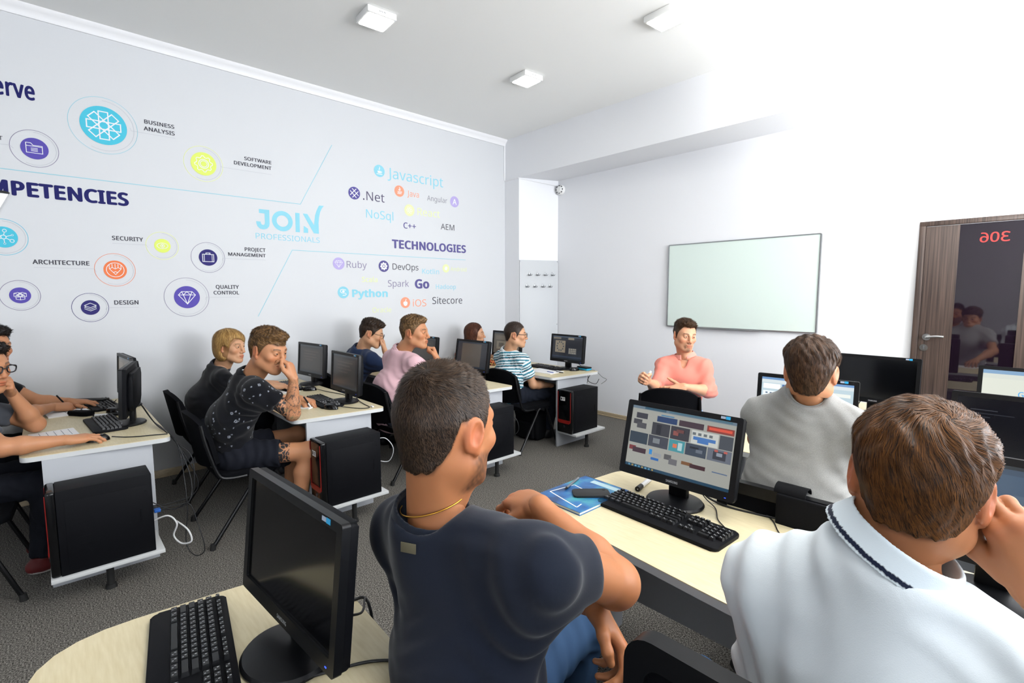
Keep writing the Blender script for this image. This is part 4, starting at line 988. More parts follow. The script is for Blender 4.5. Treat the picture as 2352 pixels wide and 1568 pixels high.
class Solid:
    def __init__(s, pad=.012): s.P = []; s.pad = pad
    def cone(s, a, b, ra, rb, k=.02, op=1, flat=None, cap=None, capa=False):
        a, b = np.asarray(a, float), np.asarray(b, float)
        s.P.append(('c', a, b, ra, rb, k, op, flat, cap, capa)); return s
    def ell(s, c, r, R=None, k=.02, op=1):
        s.P.append(('e', np.asarray(c, float), np.asarray(r, float), R, None, k, op, None, None, False)); return s
    def chain(s, pts, rs, k=.02, **kw):
        for i in range(len(pts) - 1): s.cone(pts[i], pts[i + 1], rs[i], rs[i + 1], k, **kw)
        return s
    def bounds(s):
        lo = np.full(3, 1e9); hi = -lo
        for p in s.P:
            if p[6] < 0: continue
            if p[0] == 'c':
                m = max(p[3], p[4]) * (max(p[7][1], 1) if p[7] else 1)
                lo = np.minimum(lo, np.minimum(p[1], p[2]) - m); hi = np.maximum(hi, np.maximum(p[1], p[2]) + m)
            else:
                m = p[2].max(); lo = np.minimum(lo, p[1] - m); hi = np.maximum(hi, p[1] + m)
        return lo - .03, hi + .03
    def field(s, h, lo=None, hi=None):
        L, Hh = s.bounds()
        lo = L if lo is None else np.maximum(L, lo); hi = Hh if hi is None else np.minimum(Hh, hi)
        n = np.maximum(np.ceil((hi - lo) / h).astype(int) + 1, 2)
        ax = [(lo[i] + h * np.arange(n[i])).astype(f32) for i in range(3)]
        F = np.full(n, .2, f32)
        for kind, a, b, ra, rb, k, op, flat, cap, capa in s.P:
            if kind == 'c':
                m = max(ra, rb) * (max(flat[1], 1) if flat else 1) + k + s.pad
                l0, h0 = np.minimum(a, b) - m, np.maximum(a, b) + m
            else: m = b.max() + k + s.pad; l0, h0 = a - m, a + m
            i0 = np.clip(np.floor((l0 - lo) / h).astype(int), 0, n); i1 = np.clip(np.ceil((h0 - lo) / h).astype(int) + 1, 0, n)
            if (i1 <= i0).any(): continue
            sl = tuple(slice(i0[i], i1[i]) for i in range(3))
            X = ax[0][sl[0]][:, None, None]; Y = ax[1][sl[1]][None, :, None]; Z = ax[2][sl[2]][None, None, :]
            px, py, pz = X - f32(a[0]), Y - f32(a[1]), Z - f32(a[2])
            if kind == 'c':
                ba = b - a
                cp = None
                ca = None
                if cap is not None:
                    d = nrm(ba) if cap is True else nrm(cap); q = b
                    cp = (X - f32(q[0])) * f32(d[0]) + (Y - f32(q[1])) * f32(d[1]) + (Z - f32(q[2])) * f32(d[2])
                if capa:
                    d = -nrm(ba); q = a
                    ca = (X - f32(q[0])) * f32(d[0]) + (Y - f32(q[1])) * f32(d[1]) + (Z - f32(q[2])) * f32(d[2])
                if flat:
                    nv, fc = nrm(flat[0]), flat[1]; g = f32(1 / fc - 1)
                    dn = (px * f32(nv[0]) + py * f32(nv[1]) + pz * f32(nv[2])) * g
                    px = px + dn * f32(nv[0]); py = py + dn * f32(nv[1]); pz = pz + dn * f32(nv[2])
                    ba = ba + nv * (ba @ nv) * (1 / fc - 1)
                bb = max(ba @ ba, 1e-10)
                t = np.clip((px * f32(ba[0]) + py * f32(ba[1]) + pz * f32(ba[2])) / f32(bb), 0, 1)
                d = np.sqrt((px - t * f32(ba[0])) ** 2 + (py - t * f32(ba[1])) ** 2 + (pz - t * f32(ba[2])) ** 2) - (f32(ra) + t * f32(rb - ra))
                if cp is not None: d = smax(d, cp, .006)
                if ca is not None: d = smax(d, ca, .012)
            else:
                if ra is not None:
                    R = ra
                    qx = px * f32(R[0, 0]) + py * f32(R[1, 0]) + pz * f32(R[2, 0]); qy = px * f32(R[0, 1]) + py * f32(R[1, 1]) + pz * f32(R[2, 1]); qz = px * f32(R[0, 2]) + py * f32(R[1, 2]) + pz * f32(R[2, 2])
                else: qx, qy, qz = px, py, pz
                k0 = np.sqrt((qx / f32(b[0])) ** 2 + (qy / f32(b[1])) ** 2 + (qz / f32(b[2])) ** 2)
                k1 = np.sqrt((qx / f32(b[0] ** 2)) ** 2 + (qy / f32(b[1] ** 2)) ** 2 + (qz / f32(b[2] ** 2)) ** 2)
                d = k0 * (k0 - 1) / np.maximum(k1, 1e-6)
            F[sl] = smin(F[sl], d, f32(k)) if op > 0 else smax(F[sl], -d, f32(k))
        return F, lo, ax

def surfnet(F, lo, h):
    """vertices and quads of the zero level"""
    n = np.array(F.shape); S = F < 0
    c = S[:-1, :-1, :-1].astype(np.uint8)
    tot = np.zeros(n - 1, np.uint8)
    for dx in (0, 1):
        for dy in (0, 1):
            for dz in (0, 1): tot += S[dx:n[0] - 1 + dx, dy:n[1] - 1 + dy, dz:n[2] - 1 + dz]
    I = np.argwhere((tot > 0) & (tot < 8))
    if len(I) == 0: return np.zeros((0, 3)), np.zeros((0, 4), int)
    idx = np.full(n - 1, -1, np.int64); idx[I[:, 0], I[:, 1], I[:, 2]] = np.arange(len(I))
    C = [(dx, dy, dz) for dx in (0, 1) for dy in (0, 1) for dz in (0, 1)]
    val = np.stack([F[I[:, 0] + a, I[:, 1] + b, I[:, 2] + c_] for a, b, c_ in C], 1)
    acc = np.zeros((len(I), 3)); cnt = np.zeros(len(I))
    for i, A in enumerate(C):
        for j, B in enumerate(C):
            if j > i and sum(abs(A[k] - B[k]) for k in range(3)) == 1:
                m = (val[:, i] < 0) != (val[:, j] < 0)
                t = val[m, i] / (val[m, i] - val[m, j])
                acc[m] += np.array(A) + t[:, None] * (np.array(B) - np.array(A)); cnt[m] += 1
    V = lo + h * (I + acc / cnt[:, None])
    Q = []
    for ax in range(3):
        u, v = (ax + 1) % 3, (ax + 2) % 3
        s0 = [slice(None)] * 3; s1 = [slice(None)] * 3
        s0[ax] = slice(0, -1); s1[ax] = slice(1, None)
        A, B = S[tuple(s0)], S[tuple(s1)]
        E = np.argwhere(A != B)
        E = E[(E[:, u] > 0) & (E[:, v] > 0) & (E[:, u] < n[u] - 1) & (E[:, v] < n[v] - 1)]
        if len(E) == 0: continue
        sg = A[E[:, 0], E[:, 1], E[:, 2]]
        def cell(du, dv):
            q = E.copy(); q[:, u] += du; q[:, v] += dv; return idx[q[:, 0], q[:, 1], q[:, 2]]
        q = np.stack([cell(-1, -1), cell(0, -1), cell(0, 0), cell(-1, 0)], 1)
        q[~sg] = q[~sg][:, ::-1]
        Q.append(q)
    return V, np.concatenate(Q)

def np_mesh(name, parts, m, parent, cols=None, loc=None, extra=None):
    """parts: list of (V, Q); cols: matching list of colours per vertex"""
    off = 0; Vs = []; Qs = []
    for V, Q in parts: Vs.append(V); Qs.append(Q + off); off += len(V)
    V = np.concatenate(Vs); Q = np.concatenate(Qs)
    if loc is not None: V = V - loc
    me = bpy.data.meshes.new(name)
    me.vertices.add(len(V)); me.vertices.foreach_set('co', V.astype(f32).ravel())
    me.loops.add(Q.size); me.loops.foreach_set('vertex_index', Q.astype(np.int32).ravel())
    me.polygons.add(len(Q)); me.polygons.foreach_set('loop_start', np.arange(0, Q.size, 4, dtype=np.int32))
    me.update(calc_edges=True); me.validate()
    if cols is not None:
        c = np.concatenate(cols); a = me.attributes.new('tone', 'FLOAT_COLOR', 'POINT')
        a.data.foreach_set('color', np.concatenate([c, np.ones((len(c), 1))], 1).astype(f32).ravel())
    return link(name, me, m, parent, angle=180)

def vnoise(P, f, seed=0):
    """cheap smooth noise from warped sines"""
    rg = np.random.default_rng(seed); o = 0
    for i in range(4):
        d = rg.normal(size=3); d /= np.linalg.norm(d); e = rg.normal(size=3); e /= np.linalg.norm(e)
        o = o + np.sin(P @ d * f * (1 + .35 * i) + 1.7 * np.sin(P @ e * f * .6 + rg.uniform(0, 6)) + rg.uniform(0, 6))
    return o / 4

def attr_mat(name, rough=.5, sss=0.0, spec=.4, sheen=0.0, bump=None, rscale=None):
    if name in MATS: return MATS[name]
    m = mat(name, '#808080', rough, spec=spec); n, l, p = nodes(m)
    a = n.new('ShaderNodeAttribute'); a.attribute_name = 'tone'; l.new(a.outputs['Color'], p.inputs['Base Color'])
    if sss:
        p.inputs['Subsurface Weight'].default_value = sss; p.inputs['Subsurface Radius'].default_value = (.008, .003, .0015); p.inputs['Subsurface Scale'].default_value = 1.0
    p.inputs['Sheen Weight'].default_value = sheen
    if bump: noise_bump(m, *bump)
    return m
M_skin = attr_mat('skin', .48, 0.12, .35, bump=(350, .06, .001))
M_cloth = attr_mat('cotton cloth', .88, 0, .15, .15, bump=(700, .25, .0008))
M_melange = attr_mat('melange cotton', .9, 0, .15, .15)
def _mel():
    n, l, p = nodes(M_melange); t = n.new('ShaderNodeTexCoord'); mp = n.new('ShaderNodeMapping'); x = n.new('ShaderNodeTexNoise'); r = n.new('ShaderNodeMapRange'); mx = n.new('ShaderNodeMix'); mx.data_type = 'RGBA'; mx.blend_type = 'MULTIPLY'; mx.inputs['Factor'].default_value = 1
    mp.inputs['Scale'].default_value = (1, 1, 2.5); x.inputs['Scale'].default_value = 380; x.inputs['Detail'].default_value = 3
    r.inputs['From Min'].default_value = .3; r.inputs['From Max'].default_value = .7; r.inputs['To Min'].default_value = .8; r.inputs['To Max'].default_value = 1.15
    a = [q for q in n if q.type == 'ATTRIBUTE'][0]
    l.new(t.outputs['Object'], mp.inputs['Vector']); l.new(mp.outputs['Vector'], x.inputs['Vector']); l.new(x.outputs['Fac'], r.inputs['Value']); l.new(a.outputs['Color'], mx.inputs[6]); l.new(r.outputs['Result'], mx.inputs[7]); l.new(mx.outputs[2], p.inputs['Base Color'])
_mel()
M_denim = attr_mat('denim cloth', .85, 0, .15, bump=(900, .3, .001))
M_eye = attr_mat('eye', .12, 0, .5)
M_shoe = attr_mat('shoe leather', .5, 0, .3)
def hair_mat(name, c0, c1, rough=.38):
    return attr_mat(name, .46, 0, .28)
def lin(h): return np.array(srgb(h)[:3])

# ---- hands (right hand, palm down: fingers +y, back of hand +z, thumb -x)
POSES = dict(
    rest=([(24, 32, 18)] * 4, 8, [(-.030, .030, -.008), (-.052, .058, -.02), (-.058, .085, -.028), (-.052, .105, -.034)]),
    flat=([(14, 22, 14), (12, 24, 14), (12, 26, 16), (10, 28, 18)], 12, [(-.030, .030, -.008), (-.056, .055, -.016), (-.066, .085, -.026), (-.064, .108, -.034)]),
    fist=([(62, 95, 55), (66, 98, 58), (70, 100, 60), (74, 100, 60)], 2, [(-.030, .030, -.010), (-.048, .062, -.022), (-.036, .088, -.038), (-.012, .096, -.044)]),
    chin=([(35, 60, 30), (48, 80, 45), (58, 88, 50), (62, 90, 50)], 3, [(-.030, .030, -.010), (-.052, .062, -.018), (-.054, .095, -.022), (-.044, .120, -.024)]),
    pen=([(38, 48, 28), (52, 62, 36), (64, 76, 44), (68, 84, 48)], 3, [(-.030, .030, -.010), (-.048, .060, -.026), (-.040, .090, -.044), (-.024, .112, -.056)]),
    grip=([(48, 60, 36), (55, 68, 40), (60, 74, 44), (66, 78, 46)], 4, [(-.030, .030, -.010), (-.052, .056, -.026), (-.046, .082, -.048), (-.028, .10, -.06)]),
    open=([(6, 12, 8), (14, 16, 10), (20, 20, 12), (24, 22, 12)], 16, [(-.030, .030, -.006), (-.062, .050, -.008), (-.088, .070, -.008), (-.108, .086, -.006)]),
    tuck=([(30, 50, 30), (32, 55, 32), (36, 58, 34), (40, 60, 34)], 4, [(-.030, .030, -.008), (-.052, .058, -.02), (-.055, .085, -.03), (-.046, .105, -.036)]))
_hand = {}
def hand_mesh(pose, h=.0026):
    if (pose, h) in _hand: return _hand[(pose, h)]
    curls, spread, th = POSES[pose]
    s = Solid(); Zx = (V3(0, 0, 1), .72)
    s.cone((0, -.03, 0), (0, .008, 0), .0248, .0268, .014, flat=(V3(0, 0, 1), .82))
    mcp = [V3(-.027, .094, 0), V3(-.006, .099, .002), V3(.0145, .094, .001), V3(.033, .084, -.003)]
    for i, m in enumerate(mcp): s.cone(V3(-.014 + .010 * i, .008, 0), m, .0165, .0122 - .0008 * (i == 3), .016)
    s.ell((.004, .058, -.005), (.036, .046, .014), None, .014)
    s.cone((-.012, .018, -.008), (-.034, .055, -.014), .017, .012, .016); s.cone((.022, .02, -.008), (.034, .07, -.008), .014, .011, .014)
    lens = [(.046, .027, .020), (.051, .031, .021), (.047, .029, .021), (.036, .022, .019)]
    rad = [(.0102, .0094, .0084, .0070), (.0106, .0097, .0086, .0072), (.0100, .0092, .0082, .0069), (.0090, .0080, .0073, .0061)]
    nails = []
    for i in range(4):
        p = mcp[i]; th_ = 0; sp = math.radians((i - 1.35) * spread)
        for j in range(3):
            th_ += math.radians(curls[i][j]); d = V3(math.sin(sp) * math.cos(th_), math.cos(sp) * math.cos(th_), -math.sin(th_)); q = p + d * lens[i][j]
            s.cone(p, q, rad[i][j], rad[i][j + 1], .0055)
            if j < 2: s.ell(q, np.full(3, rad[i][j + 1] * 1.06), None, .004)
            last = (p, q, d); p = q
        up = np.cross(V3(math.cos(sp), -math.sin(sp), 0), last[2]); nails.append((q - last[2] * .004 + up * rad[i][3] * .8, rad[i][3]))
    s.chain([V3(*p) for p in th], [.0145, .0125, .0112, .0085], .007)
    F, lo, ax = s.field(h, lo=V3(-1, -.016, -1))
    V, Q = surfnet(F, lo, h)
    col = np.ones(len(V))
    kn = np.concatenate([[m] for m in mcp])
    tint = np.zeros(len(V))
    for m in kn: tint = np.maximum(tint, np.exp(-((V - m - V3(0, 0, .01)) ** 2).sum(1) / .00012))
    nail = np.zeros(len(V))
    for c, r in nails: nail = np.maximum(nail, (((V - c) ** 2).sum(1) < (r * .8) ** 2).astype(float))
    _hand[(pose, h)] = (V, Q, tint, nail)
    return _hand[(pose, h)]

# ---- head (origin between the ears, face +y, up +z)
SHORT = [(0, .084), (22, .083), (42, .066), (58, .040), (70, .0), (80, -.012), (90, .004), (98, .034), (114, .034), (126, -.012), (150, -.05), (180, -.056)]
def head_solid(neck_to, k=1.0, jaw=1.0, beard=0):
    s = Solid()
    s.ell((0, -.010, .036), (.0765, .098, .089), None, .02)
    s.ell((0, .030, .006), (.066, .064, .086), None, .03)
    s.ell((0, .036, -.052), (.0535 * jaw, .054, .056), None, .03)
    for x in (-1, 1):
        s.cone((x * .052 * jaw, .006, -.052), (x * .022 * jaw, .070, -.094), .021, .017, .03)
        s.ell((x * .044, .066, -.016), (.022, .020, .019), None, .022)
    s.ell((0, .082, -.096), (.021, .019, .018), None, .022)
    s.cone((-.040, .080, .030), (-.012, .094, .026), .011, .010, .014); s.cone((.040, .080, .030), (.012, .094, .026), .011, .010, .014)
    for x in (-1, 1): s.ell((x * .0315, .107, .009), (.0185, .020, .0125), None, .014, -1)
    s.cone((0, .095, .022), (0, .113, -.020), .0085, .0105, .014)
    s.ell((0, .116, -.026), (.0115, .0115, .010), None, .008)
    for x in (-1, 1):
        s.ell((x * .0125, .103, -.031), (.0085, .0105, .008), None, .006); s.ell((x * .0065, .112, -.0385), (.0034, .0045, .0035), None, .003, -1)
    s.ell((0, .086, -.060), (.028, .017, .020), None, .018)
    s.ell((0, .1015, -.0565), (.0215, .0085, .0052), None, .005); s.ell((0, .0985, -.0685), (.0185, .0095, .0064), None, .005)
    s.cone((-.022, .098, -.0622), (.022, .098, -.0622), .0022, .0022, .004, -1)
    for x in (-1, 1):
        s.ell((x * .0315, .0835, .0105), (.0158, .0149, .0140), None, .004)          # lids
        s.cone((x * .0205, .0990, .0100), (x * .0425, .0960, .0100), .0030, .0026, .0020, -1)
        Re = np.array(Matrix.Rotation(math.radians(-x * 22), 3, 'Z') @ Matrix.Rotation(math.radians(-10), 3, 'X'))
        s.ell((x * .0805, -.010, .004), (.0075, .0205, .0330), Re, .008)
        s.ell((x * .0895, -.009, .008), (.0085, .0125, .0225), Re, .004, -1)
        s.ell((x * .0815, .001, -.004), (.0055, .006, .009), None, .005); s.ell((x * .0795, .0, -.026), (.0055, .0085, .0095), None, .006)
        s.ell((x * .068, -.004, .0), (.010, .012, .022), None, .010)
    n = np.asarray(neck_to, float)
    s.cone((0, -.020, -.045), n, .058, .055, .03)
    s.cone((-.040, .0, -.062), n + V3(-.012, .045, .01), .020, .020, .03); s.cone((.040, .0, -.062), n + V3(.012, .045, .01), .020, .020, .03)
    return s

def zl_of(P, table):
    phi = np.degrees(np.arctan2(np.abs(P[..., 0]), P[..., 1] + .005)); t = np.array(table)
    return np.interp(phi, t[:, 0], t[:, 1])

def hair_mesh(st, h):
    """hair volume in head coordinates"""
    lo = V3(-.125, -.145, st.get('zmin', -.10)); hi = V3(.125, .135, .175)
    n = np.ceil((hi - lo) / h).astype(int); ax = [lo[i] + h * np.arange(n[i]) for i in range(3)]
    P = np.stack(np.meshgrid(*ax, indexing='ij'), -1)
    def E(c, r):
        q = (P - np.array(c)) / np.array(r); k0 = np.sqrt((q ** 2).sum(-1)); k1 = np.sqrt(((q / np.array(r)) ** 2).sum(-1)); return k0 * (k0 - 1) / np.maximum(k1, 1e-6)
    cr = smin(smin(E((0, -.010, .036), (.0765, .098, .089)), E((0, .030, .006), (.066, .064, .086)), .03), E((0, -.026, -.045), (.060, .062, .07)), .03)
    z = P[..., 2]; zl = zl_of(P, st['line']) + st.get('asym', 0) * P[..., 0] * np.clip(P[..., 1] / .06, 0, 1) + .002 * np.sin(P[..., 0] * 260 + 40 * P[..., 1]) + .0012 * np.sin(P[..., 0] * 610)
    up = np.clip((z - zl) / st.get('fade', .06), 0, 1); up = up * up * (3 - 2 * up)
    top = np.clip((z - st.get('zt', .06)) / .06, 0, 1); top = top * top * (3 - 2 * top)
    t = st['side'] * (.25 + .75 * up) + (st['top'] - st['side']) * top
    fr = np.clip((P[..., 1] - .02) / .08, 0, 1) * top
    t = t + st.get('front', 0) * fr + st.get('amp', .0025) * np.sin(P[..., 0] * 190 + 3 * np.sin(P[..., 1] * 70)) * np.sin(P[..., 1] * 150 + 2 * np.sin(P[..., 2] * 90)) * (.4 + top)
    d = cr - t
    if 'shell' in st:
        for c, r in st['shell']: d = smin(d, E(c, r), .02)
        if 'wave' in st: d = d + .0022 * np.sin(np.arctan2(P[..., 0], P[..., 1]) * st['wave'] + 14 * z)
    d = smax(d, zl - z, st.get('edge', .006))
    if 'cut' in st:
        for c, r in st['cut']: d = smax(d, -E(c, r), .008)
    V, Q = surfnet(d.astype(f32), lo, h)
    return V, Q, d, lo

def strands(Vc, Qc, D, lo, h, st, count, L, w, rg, K=6):
    """thin ribbons combed over the hair volume, kept on its surface"""
    G = np.stack(np.gradient(D, h), -1); n_ = np.array(D.shape)
    def samp(P):
        q = np.clip((P - lo) / h, 0, n_ - 2 + .999); i = np.minimum(q.astype(int), n_ - 2); f = q - i; d = 0; g = 0
        for a in (0, 1):
            for b in (0, 1):
                for c in (0, 1):
                    w_ = (f[:, 0] if a else 1 - f[:, 0]) * (f[:, 1] if b else 1 - f[:, 1]) * (f[:, 2] if c else 1 - f[:, 2])
                    d = d + w_ * D[i[:, 0] + a, i[:, 1] + b, i[:, 2] + c]; g = g + w_[:, None] * G[i[:, 0] + a, i[:, 1] + b, i[:, 2] + c]
        return d, g / np.maximum(np.linalg.norm(g, axis=1, keepdims=True), 1e-6)
    a, b, c = Vc[Qc[:, 0]], Vc[Qc[:, 1]], Vc[Qc[:, 2]]
    A = np.linalg.norm(np.cross(b - a, Vc[Qc[:, 3]] - a), axis=1)
    mid = (a + c) / 2; A = A * (mid[:, 2] > st.get('smin', -.2))
    i = rg.choice(len(Qc), count, p=A / A.sum()); u, v = rg.random((2, count, 1))
    p = a[i] * (1 - u) * (1 - v) + b[i] * u * (1 - v) + c[i] * u * v + Vc[Qc[i, 3]] * (1 - u) * v
    wh = np.array(st.get('whorl', (.012, -.062, .118))); jit = rg.normal(scale=st.get('mess', .2), size=p.shape)
    clump = np.stack([vnoise(p, 55, 70), vnoise(p, 55, 71), vnoise(p, 55, 72)], 1) * st.get('clump', .35)
    lift = st.get('lift', .1) * (.4 + 1.2 * rg.random(count)) * (.3 + .7 * np.clip((p[:, 2] - .02) / .08, 0, 1)); ll = L * (.55 + .6 * rg.random(count)) * (.40 + .60 * np.clip((p[:, 2] - st.get('zs', .0)) / .09, 0, 1))
    ok = np.ones(count, bool); comb = np.array(st.get('comb', (0, 0, -.03))); rows = []; ws = [.9, 1, 1, .85, .6, .12][:K]
    tone = np.clip(.5 + .30 * rg.normal(size=count) + .25 * vnoise(p, 90, 77), 0, 1)
    for k in range(K):
        d, n = samp(p); ok &= np.abs(d) < .011
        p = p - n * (d - (.0006 + lift * ll * (k / (K - 1)) ** 1.2))[:, None]
        r = p - wh; fl = r / np.maximum(np.linalg.norm(r, axis=1, keepdims=True), .02) * .1 + st.get('swirl', .3) * .1 * np.cross(n, r) / np.maximum(np.linalg.norm(r, axis=1, keepdims=True), .02) + comb
        fl = fl - n * (fl * n).sum(1, keepdims=True); fl /= np.maximum(np.linalg.norm(fl, axis=1, keepdims=True), 1e-6)
        fl = fl + jit + clump; fl = fl - n * (fl * n).sum(1, keepdims=True); fl /= np.maximum(np.linalg.norm(fl, axis=1, keepdims=True), 1e-6)
        sd = np.cross(fl, n); rows += [p - sd * (w * ws[k] * .5), p + sd * (w * ws[k] * .5)]
        p = p + fl * (ll / (K - 1))[:, None]
    V = np.stack(rows, 1)[ok].reshape(-1, 3); tone = tone[ok]; count = int(ok.sum())
    base = np.arange(count)[:, None] * (2 * K)
    Q = np.concatenate([base + np.array([[2 * k, 2 * k + 1, 2 * k + 3, 2 * k + 2]]) for k in range(K - 1)])
    return V, Q, np.repeat(tone, 2 * K)

def frame(fwd, roll=0):
    f = nrm(fwd); r = nrm(np.cross(f, V3(0, 0, 1))); u = np.cross(r, f)
    c, s = math.cos(math.radians(roll)), math.sin(math.radians(roll))
    r2 = r * c + u * s; u2 = np.cross(r2, f)
    return np.stack([r2, f, u2], 1)        # columns: right, forward, up

def person(label, J, look, hair, skin='#C99A7C', shirt=None, trousers=None, hs=1.06, bs=1.0, roll=0, hands=None, sleeve=.55, h=.007, hh=.0032, tattoo=False, beard=None, brow='#4A3323', glasses=None,
           fold=1.0, nst=1500, sl=.018, sw=.0012, jaw=1.0, shoes='#16171B', short=False, woman=False, hname='hair', shirt_h=None, neck_open=.0, feet=True, bulk=1.0, curve=.03, seed=1, sleeve_rad=1.0, eye_yaw=0, hand_s=1.0):
    rg = np.random.default_rng(seed); HF = {}
    J = {k: np.array(v, float) for k, v in J.items()}
    root = thing('person', label, 'person', tuple(J['P'] * V3(1, 1, 0)), 0); loc = J['P'] * V3(1, 1, 0)
    N, P, SR, SL, H = J['N'], J['P'], J['SR'], J['SL'], J['H']
    lat = nrm(SR - SL); shm = (SR + SL) / 2
    sp = nrm(shm - P); fr = nrm(np.cross(sp, lat)); hipl = nrm(lat * V3(1, 1, .2))
    Rh = frame(look, roll)
    toH = lambda W: (W - H) @ Rh / hs
    toW = lambda Lc: H + (Lc * hs) @ Rh.T
    neckL = toH(N + fr * .014)
    # ---------------- head
    hsld = head_solid(neckL, jaw=jaw)
    F, lo, ax = hsld.field(hh, lo=V3(-1, -1, max(-.185, neckL[2] - .01)), hi=V3(1, 1, 1))
    hv, hq = surfnet(F, lo, hh)
    base = lin(skin); g = vnoise(hv, 60, seed) * .5 + vnoise(hv, 140, seed + 1) * .5
    hc = np.repeat(base[None], len(hv), 0) * (1 + .05 * g[:, None])
    def blend(mask, col, amt=1.0):
        m = np.clip(mask, 0, 1)[:, None] * amt; hc[:] = hc * (1 - m) + np.asarray(col) * m
    gs = lambda c, r: np.exp(-(((hv - np.array(c)) / np.array(r)) ** 2).sum(1))
    red = base * V3(1.05, .72, .66)
    for x in (-1, 1): blend(gs((x * .045, .075, -.022), (.022, .03, .02)), red, .55); blend(gs((x * .082, -.01, 0), (.016, .03, .035)), base * V3(1.1, .66, .58), .7)
    blend(gs((0, .118, -.026), (.014, .014, .012)), red, .5)
    lip = base * V3(.86, .50, .48) if not woman else base * V3(.9, .42, .42)
    blend((gs((0, .104, -.0565), (.020, .012, .0052)) + gs((0, .101, -.0685), (.018, .014, .006))) * 1.5, lip, .85)
    blend(gs((0, .103, -.0622), (.024, .016, .0016)), base * .22, .8)
    for x in (-1, 1):
        d = np.abs(hv[:, 2] - (.0295 + .006 * np.cos((hv[:, 0] * x - .036) * 60)) + .0) ; inx = (np.abs(hv[:, 0] * x - .0335) < .0185) & (hv[:, 1] > .07)
        blend(np.clip(1.4 - d / .0042, 0, 1) * inx, lin(brow), .85)
        blend(gs((x * .0315, .1, .0145), (.0145, .012, .0022)), base * .25, .7)
    zl = zl_of(hv, hair['line']); crn = np.clip((hv[:, 2] - zl + .010) / .012, 0, 1) * (np.abs(hv[:, 0]) < .0775)
    blend(crn, lin(hair['c'][0]), .8)
    if beard:
        bm = np.clip(1.3 - np.maximum(np.abs(hv[:, 2] + .072) / .040, 0) ** 4, 0, 1) * np.clip((hv[:, 1] + .012) / .02, 0, 1) * np.clip((-.030 - hv[:, 2] + .9 * np.maximum(0, .055 - hv[:, 1])) / .014, 0, 1) * (.8 + .35 * vnoise(hv, 300, 8))
        if beard[1] == 'goatee': bm = np.maximum(gs((0, .092, -.095), (.022, .03, .018)), np.maximum(gs((0, .107, -.047), (.024, .02, .006)), np.maximum(gs((.026, .09, -.068), (.006, .02, .022)), gs((-.026, .09, -.068), (.006, .02, .022))))) * 1.3
        blend(bm * (1 - .9 * np.clip(gs((0, .104, -.0625), (.021, .02, .011)) * 1.3, 0, 1)), lin(beard[0]), beard[2])
    parts = [(toW(hv), hq)]; cols = [hc]
    # ---------------- body under the clothes + arms
    b = Solid()
    mid = P + (shm - P) * .48 - fr * curve
    b.cone(P, mid, .085, .08, .05, flat=(hipl, 1.3)); b.cone(mid, shm - sp * .10, .08, .085, .05, flat=(lat, 1.35))
    b.cone(SL + lat * .06 - sp * .04, SR - lat * .06 - sp * .04, .045, .045, .05)
    b.cone(N - sp * .02 + fr * .014, H + Rh @ V3(0, -.02, -.06) * hs, .050 * hs, .050 * hs, .03)
    for S in (SR, SL): b.cone(N - sp * .03 + fr * .01, S - sp * .01, .040, .036, .04)
    for sd in 'RL':
        S, E_, W_ = J['S' + sd], J['E' + sd], J['W' + sd]
        fa = nrm(W_ - E_)
        sf = min(sleeve, 1.0); ce = S + (E_ - S) * max(sf - .04, .1)
        b.cone(S - sp * .03, ce, .034 * bs, .041 * bs, .02)
        if sleeve < 1: b.cone(S + (E_ - S) * max(sf - .05, .1), E_, .0455 * bs, .042 * bs, .012)
        cv = .84 if sleeve > 1.5 else 1.0
        b.cone(E_, E_ + (W_ - E_) * .3, .042 * bs * (cv if sleeve < 1 else .86), .045 * bs * cv, .025); b.cone(E_ + (W_ - E_) * .3, W_, .045 * bs * cv, .0255 * bs, .02)
        b.ell(E_, np.full(3, (.043 if sleeve < 1 else .035) * bs), None, .02); b.ell(W_, np.full(3, .0262 * bs), None, .012)
    hips = {'R': P + hipl * .085, 'L': P - hipl * .085}
    for sd in 'RL':
        if 'K' + sd not in J: continue
        K = J['K' + sd]; A = J.get('A' + sd)
        if short:
            b.cone(hips[sd], K, .078, .055, .03); b.ell(K + nrm(K - hips[sd]) * .004, V3(.056, .056, .058), None, .03)
            if A is not None:
                dn = nrm(A - K); bk = nrm(hips[sd] - K)
                b.cone(K, K + dn * .14 + bk * .015, .050, .054, .03); b.cone(K + dn * .14 + bk * .015, A, .054, .036, .03)
    F, lo, ax = b.field(h); bv, bq = surfnet(F, lo, h)
    # drop what lies well inside the head volume
    bc = np.repeat(base[None], len(bv), 0) * (1 + .05 * vnoise(bv, 40, seed + 3)[:, None])
    for sd in 'RL':
        e = np.exp(-((bv - J['E' + sd]) ** 2).sum(1) / .0016); bc = bc * (1 - .35 * e[:, None]) + (base * V3(1.0, .74, .66)) * .35 * e[:, None]
